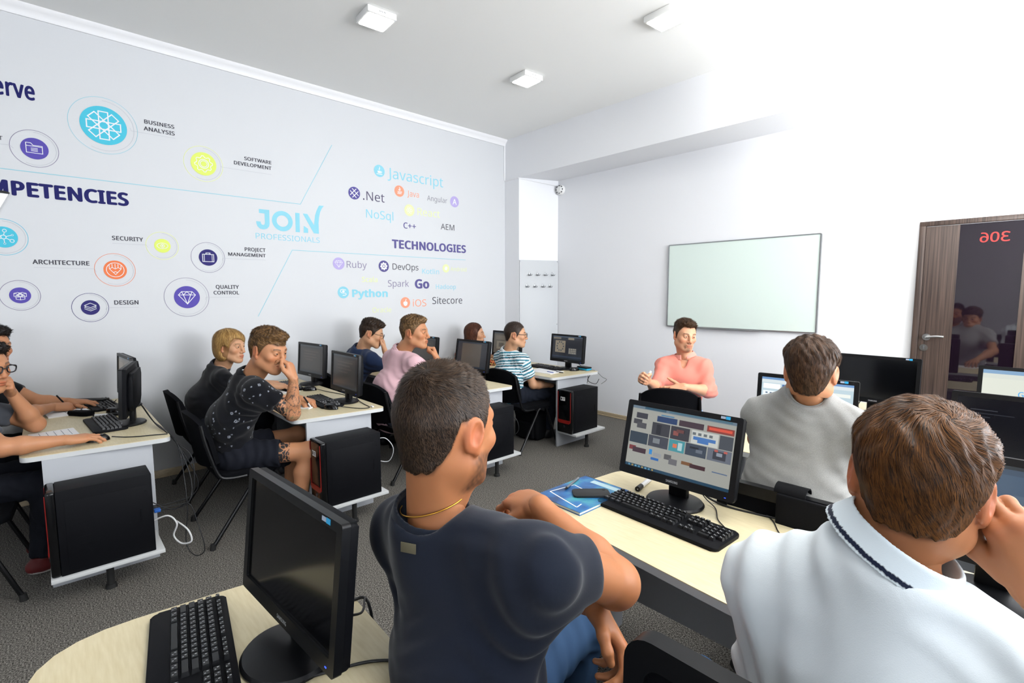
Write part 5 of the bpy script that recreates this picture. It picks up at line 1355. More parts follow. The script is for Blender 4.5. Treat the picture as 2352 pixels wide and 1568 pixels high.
    if tattoo:
        for sd in tattoo:
            S, E_, W_ = J['S' + sd], J['E' + sd], J['W' + sd]
            for (a, c, R_) in ((S + (E_ - S) * .5, E_, .075), (E_, W_, .07)):
                d = c - a; t = ((bv - a) @ d) / (d @ d); r = np.linalg.norm(bv - a - np.clip(t, 0, 1)[:, None] * d, axis=1)
                m = (t > -.12) & (t < 1.05) & (r < R_)
                n1 = vnoise(bv, 85, 21); n2 = vnoise(bv, 130, 22)
                ln = np.maximum(np.clip(1.3 - np.abs(n1) / .075, 0, 1) * .9, np.clip(1.2 - np.abs(n2) / .07, 0, 1) * .6)
                k = np.clip(ln, 0, .9)[:, None] * m[:, None]; bc = bc * (1 - k) + np.array([.035, .040, .042]) * k
                gm = (np.clip((vnoise(bv, 45, 23) - .3) / .3, 0, 1) * .35)[:, None] * m[:, None]; bc = bc * (1 - gm) + np.array([.16, .19, .10]) * gm
    if short and tattoo and 'KR' in J:
        a, c = hips['R'], J['KR']; t = ((bv - a) @ (c - a)) / ((c - a) @ (c - a)); q = bv - a - t[:, None] * (c - a); side = q @ nrm(lat + V3(0, 0, .45))
        m = (t > .50) & (t < .74) & (side > .01) & (np.abs(vnoise(bv, 110, 5)) > .08 + 1.6 * np.abs(t - .6)); bc[m] = np.array([.02, .02, .022])
    parts.append((bv, bq)); cols.append(bc)
    # ---------------- hands
    for sd in 'RL':
        if not hands or sd not in hands: continue
        pose, d, nb = hands[sd][:3]
        y = nrm(d); z = np.asarray(nb, float); z = nrm(z - y * (z @ y)); x = np.cross(y, z)
        HF[sd] = lambda p, W_=J['W' + sd], x=x, y=y, z=z, k=(-1 if sd == 'L' else 1): W_ + (p[0] * k * x + p[1] * y + p[2] * z) * hand_s
        Vh, Qh, tint, nail = hand_mesh(pose, .0026 if h < .0065 else .0034)
        Vh = Vh.copy() * hand_s
        if sd == 'L': Vh[:, 0] *= -1; Qh = Qh[:, ::-1]
        parts.append((J['W' + sd] + Vh[:, :1] * x + Vh[:, 1:2] * y + Vh[:, 2:] * z, Qh))
        c = np.repeat(base[None], len(Vh), 0); c = c * (1 - .4 * tint[:, None]) + base * V3(1.05, .7, .62) * .4 * tint[:, None]; c = c * (1 - .5 * nail[:, None]) + base * V3(1.15, .95, .92) * .5 * nail[:, None]
        cols.append(c)
    np_mesh('body', parts, M_skin, root, cols, loc)
    # ---------------- eyes
    for x in (-1, 1):
        c = V3(x * .0315, .0850, .0105); n_ = 20; vs = []; qs = []
        for i in range(n_ + 1):
            th = PI * i / n_
            for k in range(24): vs.append((math.sin(th) * math.cos(2 * PI * k / 24), math.cos(th), math.sin(th) * math.sin(2 * PI * k / 24)))
        for i in range(n_):
            for k in range(24): qs.append((i * 24 + k, i * 24 + (k + 1) % 24, (i + 1) * 24 + (k + 1) % 24, (i + 1) * 24 + k))
        vs = np.array(vs); ga = nrm(V3(math.sin(math.radians(eye_yaw)), math.cos(math.radians(eye_yaw)), -.05)); an = np.degrees(np.arccos(np.clip(vs @ ga, -1, 1)))
        ec = np.where(an[:, None] < 14, np.array([.005, .005, .006]), np.where(an[:, None] < 31, np.array([.05, .04, .035]), np.array([.46, .42, .40])))
        np_mesh('eye', [(toW(c + vs * .0123), np.array(qs)[:, ::-1])], M_eye, root, [ec], loc)
    # ---------------- hair
    Vc, Qc, Dh, loh = hair_mesh(hair, hair.get('h', .0035))
    h0, h1 = lin(hair['m'][1]), lin(hair['m'][2])
    sets = [(toW(Vc), Qc)]; hcol = [np.repeat((h0 * .8 + h1 * .12)[None], len(Vc), 0)]
    if nst:
        Vs, Qs, tn = strands(Vc, Qc, Dh, loh, hair.get('h', .0035), hair, nst, sl, sw, rg); sets.append((toW(Vs), Qs)); hcol.append(h0 + (h1 - h0) * tn[:, None])
    np_mesh(hname, sets, hair_mat(*hair['m']), root, hcol, loc)
    # ---------------- shirt
    if shirt:
        ss = Solid(.04); q = .016 * bulk
        low = P - sp * .02 + V3(0, 0, -.01)
        ss.cone(low, mid, .108 + q, .100 + q, .06, flat=(hipl, 1.34)); ss.cone(mid, shm - sp * .10, .100 + q, .102 + q, .06, flat=(lat, 1.42))
        ss.cone(SL + lat * .03 - sp * .040, SR - lat * .03 - sp * .040, .058 + q * .5, .058 + q * .5, .05)
        for S in (SR, SL): ss.cone(N - sp * .012, S - sp * .016, .052 + q * .2, .058 + q * .3, .05)
        ss.cone(N - sp * .09, N - sp * .030 - fr * .006, .085, .074 + shirt.get('nr', 0), .05)
        for sd in 'RL':
            S, E_, W_ = J['S' + sd], J['E' + sd], J['W' + sd]
            ss.ell(S - sp * .020, np.full(3, .043 * bs + q * .2), None, .07)
            lt = lat * (1 if sd == 'R' else -1)
            ss.cone(S - sp * .11 - lt * .055, S + (E_ - S) * min(sleeve, 1) * .72 - sp * .012, .052 + q * .3, .036 * bs + q * .3, .06)
            r0, r1 = (.041 * bs + q * .35) * sleeve_rad, (.052 * bs + q * .55) * sleeve_rad
            if sleeve <= 1:
                en = S + (E_ - S) * sleeve; ss.cone(S - sp * .02 - (SR - SL) * (.05 if sd == 'R' else -.05), en, r0, r1, .045, cap=True)
            else:
                ss.cone(S, E_, r0, r1, .03); en = E_ + (W_ - E_) * (sleeve - 1); ss.cone(E_, en, r1, .050 * bs, .02, cap=True)
                if shirt.get('cuff'): ss.cone(en - nrm(W_ - E_) * .035, en, .052 * bs, .053 * bs, .008, cap=True)
            if sleeve <= 1 and shirt.get('hem', True): ss.cone(en - nrm(E_ - S) * .02, en, r1 * 1.01, r1 * 1.03, .006, cap=True)
        # neck opening
        up = nrm(H + Rh @ V3(0, -.03, -.06) * hs - N); nb_ = N + up * (.004 + shirt.get('neck', 0) + (.010 if shirt.get('collar') else 0)) + fr * (.004 + neck_open)
        ss.cone(nb_ - up * .012, nb_ + up * .16, .066 + shirt.get('nr', 0), .088, .008, -1, capa=True)
        if shirt.get('placket'): ss.cone(nb_ + fr * .05, nb_ - sp * shirt['placket'] + fr * .115, .030, .006, .01, -1)
        F, lo, ax = ss.field(shirt_h or h)
        hs_ = shirt_h or h
        F = np.minimum(F, .035)
        for _ in range(shirt.get('soft', 2)):
            for a_ in range(3):
                G = np.pad(F, [(2, 2) if i == a_ else (0, 0) for i in range(3)], mode='edge'); n_ = F.shape[a_]
                F = sum(w_ * np.take(G, range(o_, o_ + n_), axis=a_) for o_, w_ in enumerate((1 / 9, 2 / 9, 3 / 9, 2 / 9, 1 / 9))).astype(f32)
        X = np.stack(np.meshgrid(*ax, indexing='ij'), -1)
        near = np.abs(F) < .03
        Pn = X[near].astype(float)
        # creases: stretched along the arms and around the waist
        uu = (Pn - P) @ sp; vv = (Pn - P) @ lat; wv = (Pn - P) @ fr
        w1 = np.sin(uu * 75 + 3.0 * np.sin(vv * 16 + seed) + 2 * np.sin(wv * 14)) * np.clip(1.2 - np.abs(uu - .1) / .2, .1, 1)
        w2 = np.sin((uu * .6 + vv * .8) * 95 + 2.5 * np.sin(wv * 22 + seed) + 2 * np.sin(uu * 20)) * np.clip(np.abs(vv) / .14 - .35, 0, 1)
        w3 = vnoise(Pn * V3(1, 1, .6), 15, seed + 9)
        w4 = np.sin(uu * 130 + 4 * np.sin(vv * 13 + seed) + 5 * vnoise(Pn, 12, seed + 12)) * np.clip(vnoise(Pn, 14, seed + 11) * 1.5, 0, 1)
        F[near] += (fold * (.0020 * w1 + .0032 * w2 + .0050 * w3 + .0022 * w4)).astype(f32)
        sv, sq = surfnet(F, lo, hs_)
        c = np.repeat(lin(shirt['c'])[None], len(sv), 0)
        uu = (sv - P) @ sp
        if shirt.get('stripes'):
            pal = [lin(x) for x in shirt['stripes']]; co = uu.copy()
            for sd in 'RL':
                S, E_ = J['S' + sd], J['E' + sd]; d = E_ - S; L_ = np.linalg.norm(d); t = ((sv - S) @ d) / L_; r = np.linalg.norm(sv - S - np.outer(t, d / L_), axis=1)
                m = (t > .03) & (r < .085); co[m] = ((shm - P) @ sp) - t[m] * 1.0 - .0
            k = np.floor(co / .0085).astype(int) % len(pal); c = np.array(pal)[k]
        if shirt.get('plaid'):
            a = ((sv - P) @ sp) / .028; e = ((sv - P) @ lat + (sv - P) @ fr) / .028
            k1 = (np.floor(a) % 2 == 0); k2 = (np.floor(e) % 2 == 0); c = np.where((k1 & k2)[:, None], lin('#16131A'), np.where((k1 | k2)[:, None], lin('#7A1B20'), lin('#C2262B')))
            l_ = (np.abs(a % 1 - .5) < .08) | (np.abs(e % 1 - .5) < .08); c = np.where(l_[:, None], lin('#C9A85A'), c)
        if shirt.get('dots'):
            for i in range(240):
                p = sv[rg.integers(len(sv))]; r = rg.choice([.0045, .004, .009], p=[.5, .35, .15]); dd = np.linalg.norm(sv - p, axis=1)
                c[(dd < r) & (dd > (r * .45 if r > .008 else -1))] = lin('#8F949E')
        np_mesh(shirt.get('name', 'shirt'), [(sv, sq)], M_melange if shirt.get('melange') else M_cloth, root, [c], loc)
        # collar
        if shirt.get('collar') or shirt.get('rib'):
            co = Solid(); r_ = .066 + shirt.get('nr', 0)
            hc_ = .026 if shirt.get('collar') else .010
            c0 = nb_ - up * (.008 if shirt.get('collar') else .008)
            co.cone(c0, c0 + up * (.016 + hc_), r_ + (.022 if shirt.get('collar') else .013), r_ + (.004 if shirt.get('collar') else .006), .004, cap=up, flat=(lat, 1.04))
            co.cone(c0 - up * .1, c0 + up * .3, r_ + .001, r_ - .003 , .004, -1, flat=(lat, 1.04))
            if shirt.get('collar'): co.ell(c0 + fr * .09 + up * .03, (.022, .045, .06), np.stack([lat, fr, up], 1), .006, -1)
            hc2 = .0024 if shirt.get('tip') else .0035
            F, lo, ax = co.field(hc2, lo=c0 - .16, hi=c0 + .16)
            X = np.stack(np.meshgrid(*ax, indexing='ij'), -1); bot = -((X - c0) @ up + .006)
            if shirt.get('collar'): bot = -((X - c0) @ up - .002)
            F = np.maximum(F, bot.astype(f32)); cv, cq = surfnet(F, lo, hc2)
            cc = np.repeat(lin(shirt.get('cc', shirt['c']))[None], len(cv), 0)
            if shirt.get('tip'):
                hgt = (cv - c0) @ up; m = (hgt < shirt['tip'][2]) & (hgt > shirt['tip'][1]); cc[m] = lin(shirt['tip'][0])
            np_mesh('collar', [(cv, cq)], M_cloth, root, [cc], loc)
    # ---------------- trousers, shoes
    if trousers:
        tr = Solid(); low = P + V3(0, 0, -.005)
        tr.cone(low - hipl * .07, low + hipl * .07, .108, .108, .06); tr.cone(low, low + sp * .07, .112, .106, .05, flat=(hipl, 1.32))
        for sd in 'RL':
            if 'K' + sd not in J: continue
            K = J['K' + sd]; A = J.get('A' + sd); hp = hips[sd]
            if short: en = hp + (K - hp) * .60; tr.cone(hp, en, .098, .086, .04, cap=True)
            else:
                tr.cone(hp, K, .094, .069, .04); tr.ell(K, np.full(3, .069), None, .03)
                if A is not None: tr.cone(K, A + V3(0, 0, .03), .066, .052, .03, cap=True)
        F, lo, ax = tr.field(h); X = np.stack(np.meshgrid(*ax, indexing='ij'), -1); near = np.abs(F) < .03; Pn = X[near].astype(float)
        F[near] += (.004 * vnoise(Pn, 34, seed + 30) + .0025 * np.sin(Pn @ V3(60, 90, 40) + 3 * np.sin(Pn @ V3(20, -14, 25)))).astype(f32)
        tv, tq = surfnet(F, lo, h)
        c = np.repeat(lin(trousers)[None], len(tv), 0) * (1 + .15 * vnoise(tv, 30, seed + 2)[:, None])
        np_mesh('shorts' if short else 'trousers', [(tv, tq)], M_denim, root, [c], loc)
    for sd in 'RL':
        A = J.get('A' + sd)
        if A is None or not feet: continue
        fd = nrm((fr if 'F' not in J else J['F']) * V3(1, 1, 0)); sh = Solid(); z0 = V3(A[0], A[1], .0)
        sh.cone(z0 + V3(0, 0, .045) - fd * .03, z0 + V3(0, 0, .038) + fd * .12, .040, .036, .03, flat=(np.cross(fd, V3(0, 0, 1)), .95)); sh.cone(z0 + V3(0, 0, .038) + fd * .12, z0 + V3(0, 0, .032) + fd * .17, .037, .030, .03)
        sh.cone(z0 + V3(0, 0, .05), V3(A[0], A[1], .10), .042, .044, .02, cap=True)
        F, lo, ax = sh.field(.007); X = ax[2][None, None, :]; F = np.maximum(F, (.004 - X)); v, q = surfnet(F, lo, .007)
        c = np.where((v[:, 2:3] < .022), lin('#D8D6D0') if shoes[0] == '+' else lin('#0E0E10'), lin(shoes.lstrip('+')))
        np_mesh('shoe', [(v, q)], M_shoe, root, [c], loc)
    # ---------------- glasses
    if glasses:
        gl = MB(); W = lambda p: Vector(toW(V3(*p)) - loc)
        rr = glasses.get('r', .0014); gy = .119
        for x in (-1, 1):
            pts = [(x * .0335 + a * .0235, gy - abs(x * .0335 + a * .0235) * .10, .008 + b_ * .0175) for a, b_ in ((-.9, .75), (0, 1), (.9, .85), (1, .1), (.75, -.75), (0, -1), (-.75, -.8), (-1, 0))]
            gl.tube([W(p) for p in pts], rr, 6, closed=True, smooth=3)
            gl.tube([W((x * .057, gy - .006, .016)), W((x * .076, .07, .016)), W((x * .081, .0, .018)), W((x * .079, -.022, .002))], rr, 6, smooth=3)
        gl.tube([W((-.011, gy - .002, .011)), W((0, gy + .003, .014)), W((.011, gy - .002, .011))], rr, 6, smooth=3)
        gl.done('eyeglasses', mat('glasses frame ' + glasses['c'], glasses['c'], .3), root, angle=180)
    return root, toW, HF, loc
# ------------------------------------------------------------------ the people
def style(c, m, side=.007, top=.018, line=SHORT, **kw): return dict(c=(c,), m=m, side=side, top=top, line=line, **kw)
HB = ('dark brown hair', '#1E1511', '#43301F')
H_buzz = style('#33261E', ('cropped brown hair', '#1D1511', '#4A3829'), .0035, .0105, amp=.001, comb=(0, .02, -.02), lift=.35, mess=.22, h=.003,
               line=[(0, .082), (22, .080), (40, .066), (56, .045), (68, .010), (78, -.022), (90, -.012), (98, .030), (114, .032), (126, -.020), (150, -.058), (180, -.064)])
H_polo = style('#33261E', ('brown hair', '#1F140D', '#75491F'), .010, .018, amp=.0025, whorl=(.022, -.070, .112), swirl=.8, lift=.06, mess=.09, h=.003, zt=.03,
               line=[(0, .075), (30, .07), (50, .05), (70, .0), (88, -.01), (96, .03), (114, .03), (124, -.025), (150, -.050), (180, -.052)])
H_grey = style('#2A1F19', ('dark chestnut hair', '#1C130E', '#5A3F2B'), .012, .022, amp=.003, whorl=(.0, -.05, .122), swirl=.3, lift=.06, mess=.08, h=.003, zt=.03, comb=(0, 0, -.05),
               line=[(0, .07), (40, .06), (60, .02), (88, -.005), (95, .022), (115, .022), (124, -.03), (150, -.072), (180, -.080)])
H_tat = style('#3A2A1E', ('light brown hair', '#3A281B', '#9A7448'), .008, .022, front=.014, amp=.003, comb=(0, .16, -.03), swirl=.1, lift=.22, mess=.16,
              line=[(0, .058), (20, .058), (34, .064), (46, .066), (58, .045), (70, .012), (80, -.014), (90, .0), (98, .034), (114, .034), (126, -.015), (150, -.052), (180, -.06)])
H_blonde = style('#8A6238', ('blonde hair', '#7A5227', '#D9B06C'), .016, .020, amp=.001, zmin=-.13, comb=(0, -.02, -.30), swirl=0, lift=.12, mess=.08, zt=.04, edge=.012, zs=-.25, asym=.45,
                 shell=[((0, -.014, -.015), (.094, .108, .112))], line=[(0, .070), (24, .062), (38, .045), (50, .015), (58, -.045), (66, -.088), (90, -.10), (180, -.112)], cut=[((0, .10, -.05), (.060, .085, .088)), ((.088, .025, -.03), (.030, .038, .055)), ((-.088, .025, -.03), (.030, .038, .055))])
H_long = style('#3A2018', ('long auburn hair', '#2B1710', '#6A3D28'), .014, .014, amp=.001, zmin=-.26, comb=(0, -.01, -.6), swirl=0, lift=.05, mess=.06, edge=.015, zs=-.4,
               shell=[((0, -.030, -.06), (.092, .088, .19))], line=[(0, .082), (20, .08), (40, .06), (54, .03), (62, -.12), (70, -.22), (180, -.235)], cut=[((0, .10, -.05), (.064, .085, .10))])
H_navytee = style('#211915', HB, .008, .026, front=.012, amp=.003, comb=(0, .10, .02), lift=.22, mess=.15)
H_pink = style('#4A3826', ('sandy brown hair', '#3E2C1D', '#A07C50'), .005, .020, front=.012, amp=.003, comb=(0, .10, .03), lift=.25, mess=.16)
H_stripe = style('#2E2520', ('cropped dark hair', '#231A16', '#4E3C30'), .004, .010, amp=.001, comb=(0, .05, 0), lift=.35, mess=.25)
H_lect = style('#3A2A20', ('brown spiky hair', '#33241A', '#6E5138'), .006, .020, front=.016, amp=.003, comb=(0, .05, .05), lift=.45, mess=.22,
               line=[(0, .088), (14, .086), (28, .096), (42, .078), (58, .045), (70, .0), (80, -.018), (90, -.002), (98, .034), (114, .034), (126, -.012), (150, -.05), (180, -.056)])
H_p1 = style('#1B1614', ('black hair', '#141010', '#2E2522'), .010, .024, front=.016, amp=.003, comb=(0, .12, 0), lift=.3, mess=.18)

SKIN_L, SKIN_M, SKIN_T = '#C69674', '#B9825E', '#A86E49'
# man in the navy T-shirt, seen from behind
nv, nvW, nvR, nvL = person('man in plain navy T-shirt and thin gold chain, arms folded, seen from behind',
    dict(H=(-.845, .598, 1.212), N=(-.868, .572, 1.035), SR=(-.605, .640, 1.012), SL=(-1.03, .60, .955), P=(-.74, .615, .50), ER=(-.605, .875, .868), WR=(-.82, .86, .975), EL=(-.93, .82, .76), WL=(-.66, .87, .80), KR=(-.52, 1.08, .55), KL=(-.88, 1.10, .54), AR=(-.50, 1.06, .07), AL=(-.90, 1.08, .07)),
    (-.20, 1, -.10), H_buzz, SKIN_T, dict(c='#141A27', neck=.0, nr=.006, rib=True, cc='#131925', name='navy_shirt'), '#2E4562', hs=1.10, bs=1.12, h=.006, hh=.003, sleeve=.46, beard=('#2A1B13', 'full', .82), nst=26000, sl=.014, sw=.0009, bulk=1.15, curve=.035, seed=3, fold=1.1, shirt_h=.005,
    hands=dict(R=('tuck', (-.92, .12, -.10), (.05, -.25, .95)), L=('tuck', (.72, .05, -.70), (.45, .75, .45))), roll=2, jaw=1.03, hand_s=1.05)

# gold chain round the neck
M_gold = mat('gold chain', '#C8963E', .3, metal=1.0)
_c = Vector((-.866, .580, 1.062)) - Vector(nvL)
MB().tube([(_c.x + .072 * math.cos(a), _c.y + .070 * math.sin(a), _c.z + .012 * math.cos(a * 1.0) + .014 * math.sin(a)) for a in [2 * PI * k / 60 for k in range(60)]], .0018, 5, closed=True).done('necklace', M_gold, nv, angle=180)
lb = MB(Matrix.Translation(Vector((-.8240, .4918, 1.0034)) - Vector(nvL)) @ Vector((.449, -.892, .054)).to_track_quat('Z', 'Y').to_matrix().to_4x4())
lb.box((0, 0, .0015), (.034, .020, .002), .0006).done('woven_label', mat('olive woven label', '#5A5440', .7), nv)
# man in the pale polo shirt
pl, plW, plR, plL = person('man in pale blue-grey polo shirt with navy collar stripe, head leaning on raised fist',
    dict(H=(-.112, .922, 1.214), N=(-.138, .882, 1.112), SR=(.07, .885, .995), SL=(-.290, .885, 1.030), P=(-.14, .83, .50), ER=(.16, 1.10, .90), WR=(.025, .955, 1.095), EL=(-.300, .95, .775), WL=(-.22, 1.17, .745), KR=(.05, 1.27, .53), KL=(-.30, 1.27, .53), AR=(.05, 1.22, .07), AL=(-.30, 1.22, .07)),
    (-.115, .99, -.12), H_polo, SKIN_T, dict(c='#D9E1E6', nr=.004, collar=True, cc='#D3DEE5', tip=('#151D33', .006, .0125), name='polo_shirt'), '#23262E', hs=.95, bs=1.05, h=.006, hh=.003, sleeve=.92, nst=30000, sl=.045, sw=.0010, seed=5, roll=-3, curve=.03, bulk=1.1, fold=1.3, shirt_h=.005,
    hands=dict(R=('fist', (-.30, -.12, .92), (.45, -.88, .10)), L=('rest', (.2, .95, -.1), (0, .1, 1))))
# man in the grey T-shirt
person('man in grey melange T-shirt seen from behind in front of the chart monitor',
    dict(H=(-.573, 2.04, 1.206), N=(-.590, 2.06, 1.128), SR=(-.425, 2.06, 1.035), SL=(-.755, 2.09, 1.03), P=(-.61, 2.06, .50), ER=(-.36, 2.27, .86), WR=(-.48, 2.50, .765), EL=(-.84, 2.31, .85), WL=(-.74, 2.53, .76), KR=(-.45, 2.50, .53), KL=(-.78, 2.52, .53), AR=(-.45, 2.45, .07), AL=(-.78, 2.45, .07)),
    (-.18, .98, -.14), H_grey, SKIN_M, dict(c='#959593', melange=True, nr=-.010, rib=True, neck=.034, name='grey_shirt'), '#1E2430', hs=.98, bs=.95, h=.006, hh=.0032, sleeve=.62, nst=12000, sl=.045, sw=.0016, seed=7, bulk=1.3, curve=.05, fold=.6,
    hands=dict(R=('rest', (-.2, .95, -.1), (0, .1, 1)), L=('rest', (.2, .95, -.1), (0, .1, 1))))
# lecturer
lc, lcW, lcF, lcL = person('lecturer in coral button shirt and jeans, leaning over a black chair back, holding a marker',
    dict(H=(-1.988, 3.782, 1.156), N=(-2.0, 3.82, .985), SR=(-2.13, 3.715, .925), SL=(-1.85, 3.855, .925), P=(-2.03, 3.80, .50), ER=(-2.09, 3.54, .755), WR=(-2.03, 3.32, .835), EL=(-1.765, 3.80, .73), WL=(-1.865, 3.57, .785), KR=(-2.13, 3.52, .48), KL=(-1.72, 3.62, .50), AR=(-2.28, 3.54, .07), AL=(-1.70, 3.66, .07)),
    (.80, -.58, -.10), H_lect, '#D29B7A', dict(c='#E08676', nr=.004, collar=True, cc='#E49385', neck=-.012, placket=.13, cuff=True, name='coral_shirt'), '#8FB4DE', hs=1.01, bs=.95, h=.006, hh=.0024, sleeve=1.30, nst=4400, sl=.020, sw=.0016, seed=9, beard=('#5A4030', 'goatee', .75), roll=4, bulk=.9, curve=.02, fold=1.0, sleeve_rad=.98,
    hands=dict(R=('grip', (-.10, -.72, .42), (-.85, .15, .30)), L=('open', (-.68, -.64, -.30), (.35, -.75, .52))))
_p, _q = lcF['R']((.045, .072, -.030)), lcF['R']((-.075, .078, -.036))
mk = thing('marker', 'white marker with black cap upright in the lecturer’s hand', 'marker', tuple(_p), 0)
_d = Vector(_q - _p); MB().cone(_d * .25, _d, .0085, .0085, 14).done('barrel', M_wplast, mk); MB().cone((0, 0, 0), _d * .30, .0098, .0100, 14).done('cap', M_black, mk)
# tattooed man
tt, ttW, ttF, ttL = person('tattooed man in black dotted shirt and dark shorts resting his nose on his fist',
    dict(H=(-3.308, 1.000, 1.143), N=(-3.432, .915, .972), SR=(-3.215, .905, .935), SL=(-3.62, .93, .925), P=(-3.50, .815, .49), ER=(-3.195, 1.095, .755), WR=(-3.150, 1.095, .978), EL=(-3.66, 1.06, .76), WL=(-3.60, 1.29, .755), KR=(-3.22, 1.20, .485), KL=(-3.60, 1.26, .50), AR=(-3.24, 1.12, .07), AL=(-3.62, 1.2, .07)),
    (.86, .48, -.20), H_tat, SKIN_M, dict(c='#0B0C12', dots=True, collar=True, nr=.002, neck=.0, name='dotted_shirt'), '#181A22', hs=1.10, bs=1.0, h=.0045, hh=.0028, sleeve=.50, nst=7000, sl=.026, sw=.0016, seed=11, short=True, tattoo='R', roll=3, bulk=1.2, curve=.06, brow='#4A3524',
    hands=dict(R=('chin', (-.28, -.10, .94), (.70, .68, .12)), L=('pen', (.62, .72, -.25), (.1, .0, .95))))
pen(ttF['L']((-.020, .125, -.062)), ttF['L']((-.062, .045, .045)), 'black and clear pen held upright by the tattooed man', M_wplast, M_black, capm=M_black)
# blonde woman
person('woman with blonde bob and black top, behind the tattooed man',
    dict(H=(-4.397, 1.051, 1.085), N=(-4.49, .99, .925), SR=(-4.30, .975, .865), SL=(-4.66, .985, .865), P=(-4.45, .86, .48), ER=(-4.25, 1.13, .74), WR=(-4.32, 1.33, .75), EL=(-4.64, 1.13, .75), WL=(-4.50, 1.33, .75), KR=(-4.28, 1.24, .49), KL=(-4.60, 1.24, .49), AR=(-4.28, 1.2, .07), AL=(-4.60, 1.2, .07)),
    (.78, .62, -.06), H_blonde, SKIN_L, dict(c='#0B0C11', rib=True, cc='#2E2F38', neck=.012, name='black_top'), '#1B1D24', hs=1.04, bs=.85, h=.007, hh=.003, sleeve=1.6, nst=8000, sl=.05, sw=.0018, seed=13, woman=True, bulk=.9, brow='#7A5A3A', curve=.05,
    hands=dict(R=('rest', (0, .97, -.1), (.2, 0, 1)), L=('rest', (0, .97, -.1), (.2, 0, 1))))
# man in the navy T-shirt by the wall
person('man in glasses and navy T-shirt by the wall, hand on chin, looking down',
    dict(H=(-4.468, 2.302, 1.115), N=(-4.565, 2.235, .968), SR=(-4.36, 2.25, .90), SL=(-4.76, 2.26, .905), P=(-4.60, 2.10, .48), ER=(-4.29, 2.42, .75), WR=(-4.40, 2.41, .945), EL=(-4.78, 2.44, .75), WL=(-4.62, 2.54, .745), KR=(-4.42, 2.47, .49), KL=(-4.76, 2.5, .49), AR=(-4.42, 2.4, .07), AL=(-4.76, 2.4, .07)),
    (.50, .85, -.30), H_navytee, SKIN_L, dict(c='#1E2C49', rib=True, nr=.002, name='navy_shirt'), '#20242E', hs=1.06, bs=.95, h=.007, hh=.003, sleeve=.62, nst=4400, sl=.026, sw=.002, seed=15, bulk=1.2, curve=.06, glasses=dict(c='#2A2A2E', r=.0018),
    hands=dict(R=('chin', (-.28, .0, .94), (.45, .85, .1)), L=('rest', (.6, .75, -.1), (0, 0, 1))))
# man in pink
person('man in pale pink T-shirt with fist at his chin',
    dict(H=(-3.578, 2.232, 1.177), N=(-3.685, 2.165, 1.025), SR=(-3.465, 2.17, .955), SL=(-3.89, 2.20, .96), P=(-3.72, 2.08, .49), ER=(-3.33, 2.38, .752), WR=(-3.455, 2.375, .955), EL=(-3.86, 2.42, .76), WL=(-3.64, 2.52, .75), KR=(-3.52, 2.46, .50), KL=(-3.86, 2.5, .50), AR=(-3.57, 2.24, .09), AL=(-3.86, 2.45, .07)),
    (.80, .60, -.02), H_pink, SKIN_M, dict(c='#CFA9B0', rib=True, nr=.003, name='pink_shirt'), '#171A22', hs=1.09, bs=1.02, h=.0065, hh=.0028, sleeve=.62, nst=5200, sl=.022, sw=.0018, seed=17, bulk=1.25, curve=.06, fold=1.1,
    hands=dict(R=('fist', (-.35, -.10, .90), (.55, .80, .15)), L=('rest', (.75, .6, -.1), (0, 0, 1))))
# woman in plaid
person('woman with long auburn hair and red plaid shirt half hidden behind a monitor',
    dict(H=(-4.517, 3.632, 1.03), N=(-4.585, 3.60, .87), SR=(-4.41, 3.60, .805), SL=(-4.76, 3.63, .81), P=(-4.58, 3.46, .47), ER=(-4.24, 3.68, .70), WR=(-4.23, 3.88, .755), EL=(-4.76, 3.78, .75), WL=(-4.60, 3.93, .75), KR=(-4.42, 3.84, .49), KL=(-4.72, 3.84, .49), AR=(-4.42, 3.8, .07), AL=(-4.72, 3.8, .07)),
    (.74, .66, .0), H_long, SKIN_L, dict(c='#B0262C', plaid=True, rib=True, name='plaid_shirt'), '#1B1D24', hs=1.03, bs=.85, h=.007, hh=.0032, sleeve=1.7, nst=5000, sl=.06, sw=.0022, seed=19, woman=True, bulk=1.0, curve=.04,
    hands=dict(R=('rest', (0, .97, -.1), (.2, 0, 1)), L=('rest', (0, .97, -.1), (.2, 0, 1))))
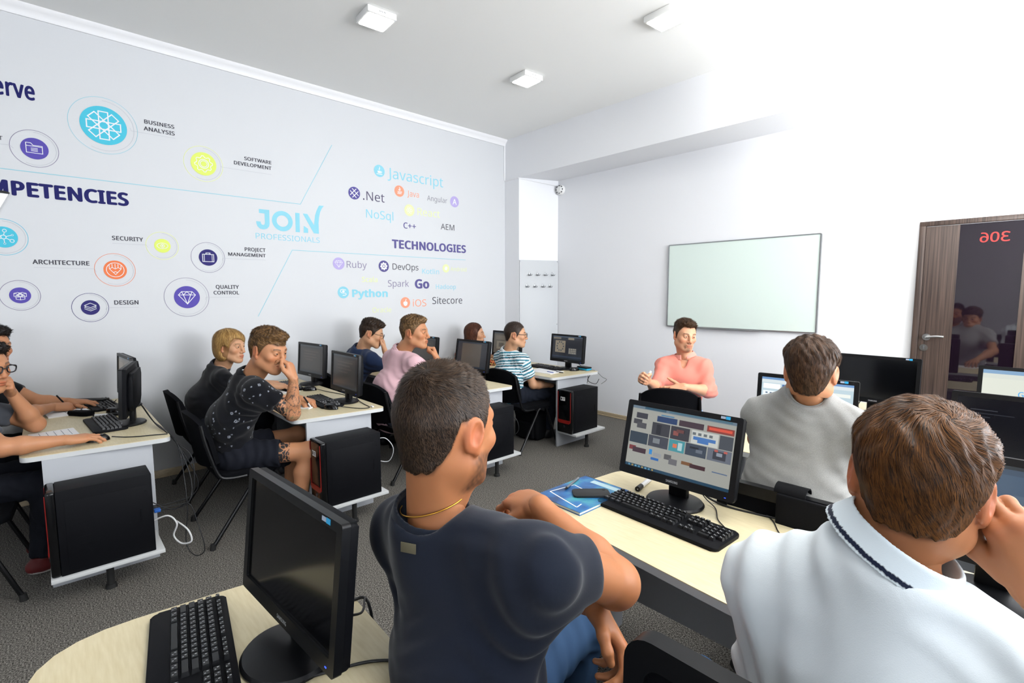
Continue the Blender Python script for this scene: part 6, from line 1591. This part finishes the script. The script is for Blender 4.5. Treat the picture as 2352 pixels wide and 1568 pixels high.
# man in stripes
person('man in glasses and teal, white and black striped T-shirt seen from behind',
    dict(H=(-3.617, 3.428, 1.087), N=(-3.69, 3.40, .925), SR=(-3.50, 3.42, .86), SL=(-3.87, 3.46, .86), P=(-3.62, 3.37, .485), ER=(-3.44, 3.51, .60), WR=(-3.43, 3.74, .565), EL=(-3.86, 3.62, .63), WL=(-3.66, 3.76, .57), KR=(-3.44, 3.80, .49), KL=(-3.76, 3.80, .49), AR=(-3.46, 3.76, .07), AL=(-3.78, 3.76, .07)),
    (.66, .75, -.05), H_stripe, SKIN_L, dict(c='#DCE2E5', stripes=['#DCE2E5', '#DCE2E5', '#16303C', '#2E7F93', '#E9EEF0', '#14202A', '#9CC6D0', '#E9EEF0', '#2B7487', '#2B7487'], rib=True, nr=.004, name='striped_shirt'), '#1A1E28', hs=1.03, bs=.92, h=.006, hh=.003, sleeve=.70, nst=3600, sl=.012, sw=.0018, seed=21, bulk=1.35, curve=.05, fold=.9, glasses=dict(c='#1C1C20', r=.0024),
    hands=dict(R=('rest', (-.1, .95, -.2), (.5, .1, .85)), L=('rest', (.2, .95, -.1), (0, .1, 1))))
# two men at the left edge
person('man in black-rimmed glasses and dark grey T-shirt at left edge, hand on mouse',
    dict(H=(-3.795, -.262, 1.115), N=(-3.92, -.345, .965), SR=(-3.655, -.335, .895), SL=(-4.06, -.33, .90), P=(-3.80, -.43, .48), ER=(-3.45, -.20, .755), WR=(-3.466, .03, .742), EL=(-3.975, -.085, .752), WL=(-3.89, -.17, .965), KR=(-3.62, -.05, .49), KL=(-3.95, -.05, .49), AR=(-3.62, -.1, .07), AL=(-3.9, -.1, .07)),
    (.72, .69, -.10), H_p1, SKIN_M, dict(c='#4A4D54', rib=True, name='grey_shirt'), '#14161D', hs=1.08, bs=.98, h=.006, hh=.0026, sleeve=.66, nst=2400, sl=.03, sw=.002, seed=23, bulk=1.15, curve=.05, glasses=dict(c='#15161C', r=.0032), shoes='+#5A1F20',
    hands=dict(R=('flat', (-.28, .95, -.05), (.1, .0, 1)), L=('chin', (.75, .05, .65), (-.2, .95, .1))))
bk, bkW, bkF, bkL = person('man in black T-shirt writing at the far left edge by the wall',
    dict(H=(-4.505, -.272, 1.169), N=(-4.59, -.335, 1.02), SR=(-4.37, -.30, .945), SL=(-4.78, -.31, .945), P=(-4.58, -.42, .49), ER=(-4.34, -.13, .752), WR=(-4.53, -.005, .748), EL=(-4.69, -.07, .765), WL=(-4.66, .08, .75), KR=(-4.42, -.05, .49), KL=(-4.7, -.05, .49), AR=(-4.42, -.1, .07), AL=(-4.7, -.1, .07)),
    (.74, .67, -.08), H_p1, SKIN_M, dict(c='#0B0C11', rib=True, name='black_shirt'), '#1B1D24', hs=1.06, bs=.98, h=.007, hh=.0028, sleeve=.62, nst=3000, sl=.035, sw=.002, seed=25, bulk=1.1, curve=.05,
    hands=dict(R=('pen', (-.35, .92, -.1), (.35, .1, .92)), L=('flat', (.2, .95, -.1), (0, 0, 1))))
pen(bkF['R']((-.020, .125, -.058)), bkF['R']((-.066, .035, .050)), 'black pen with silver end in the writing hand at left edge', M_black, M_steel)
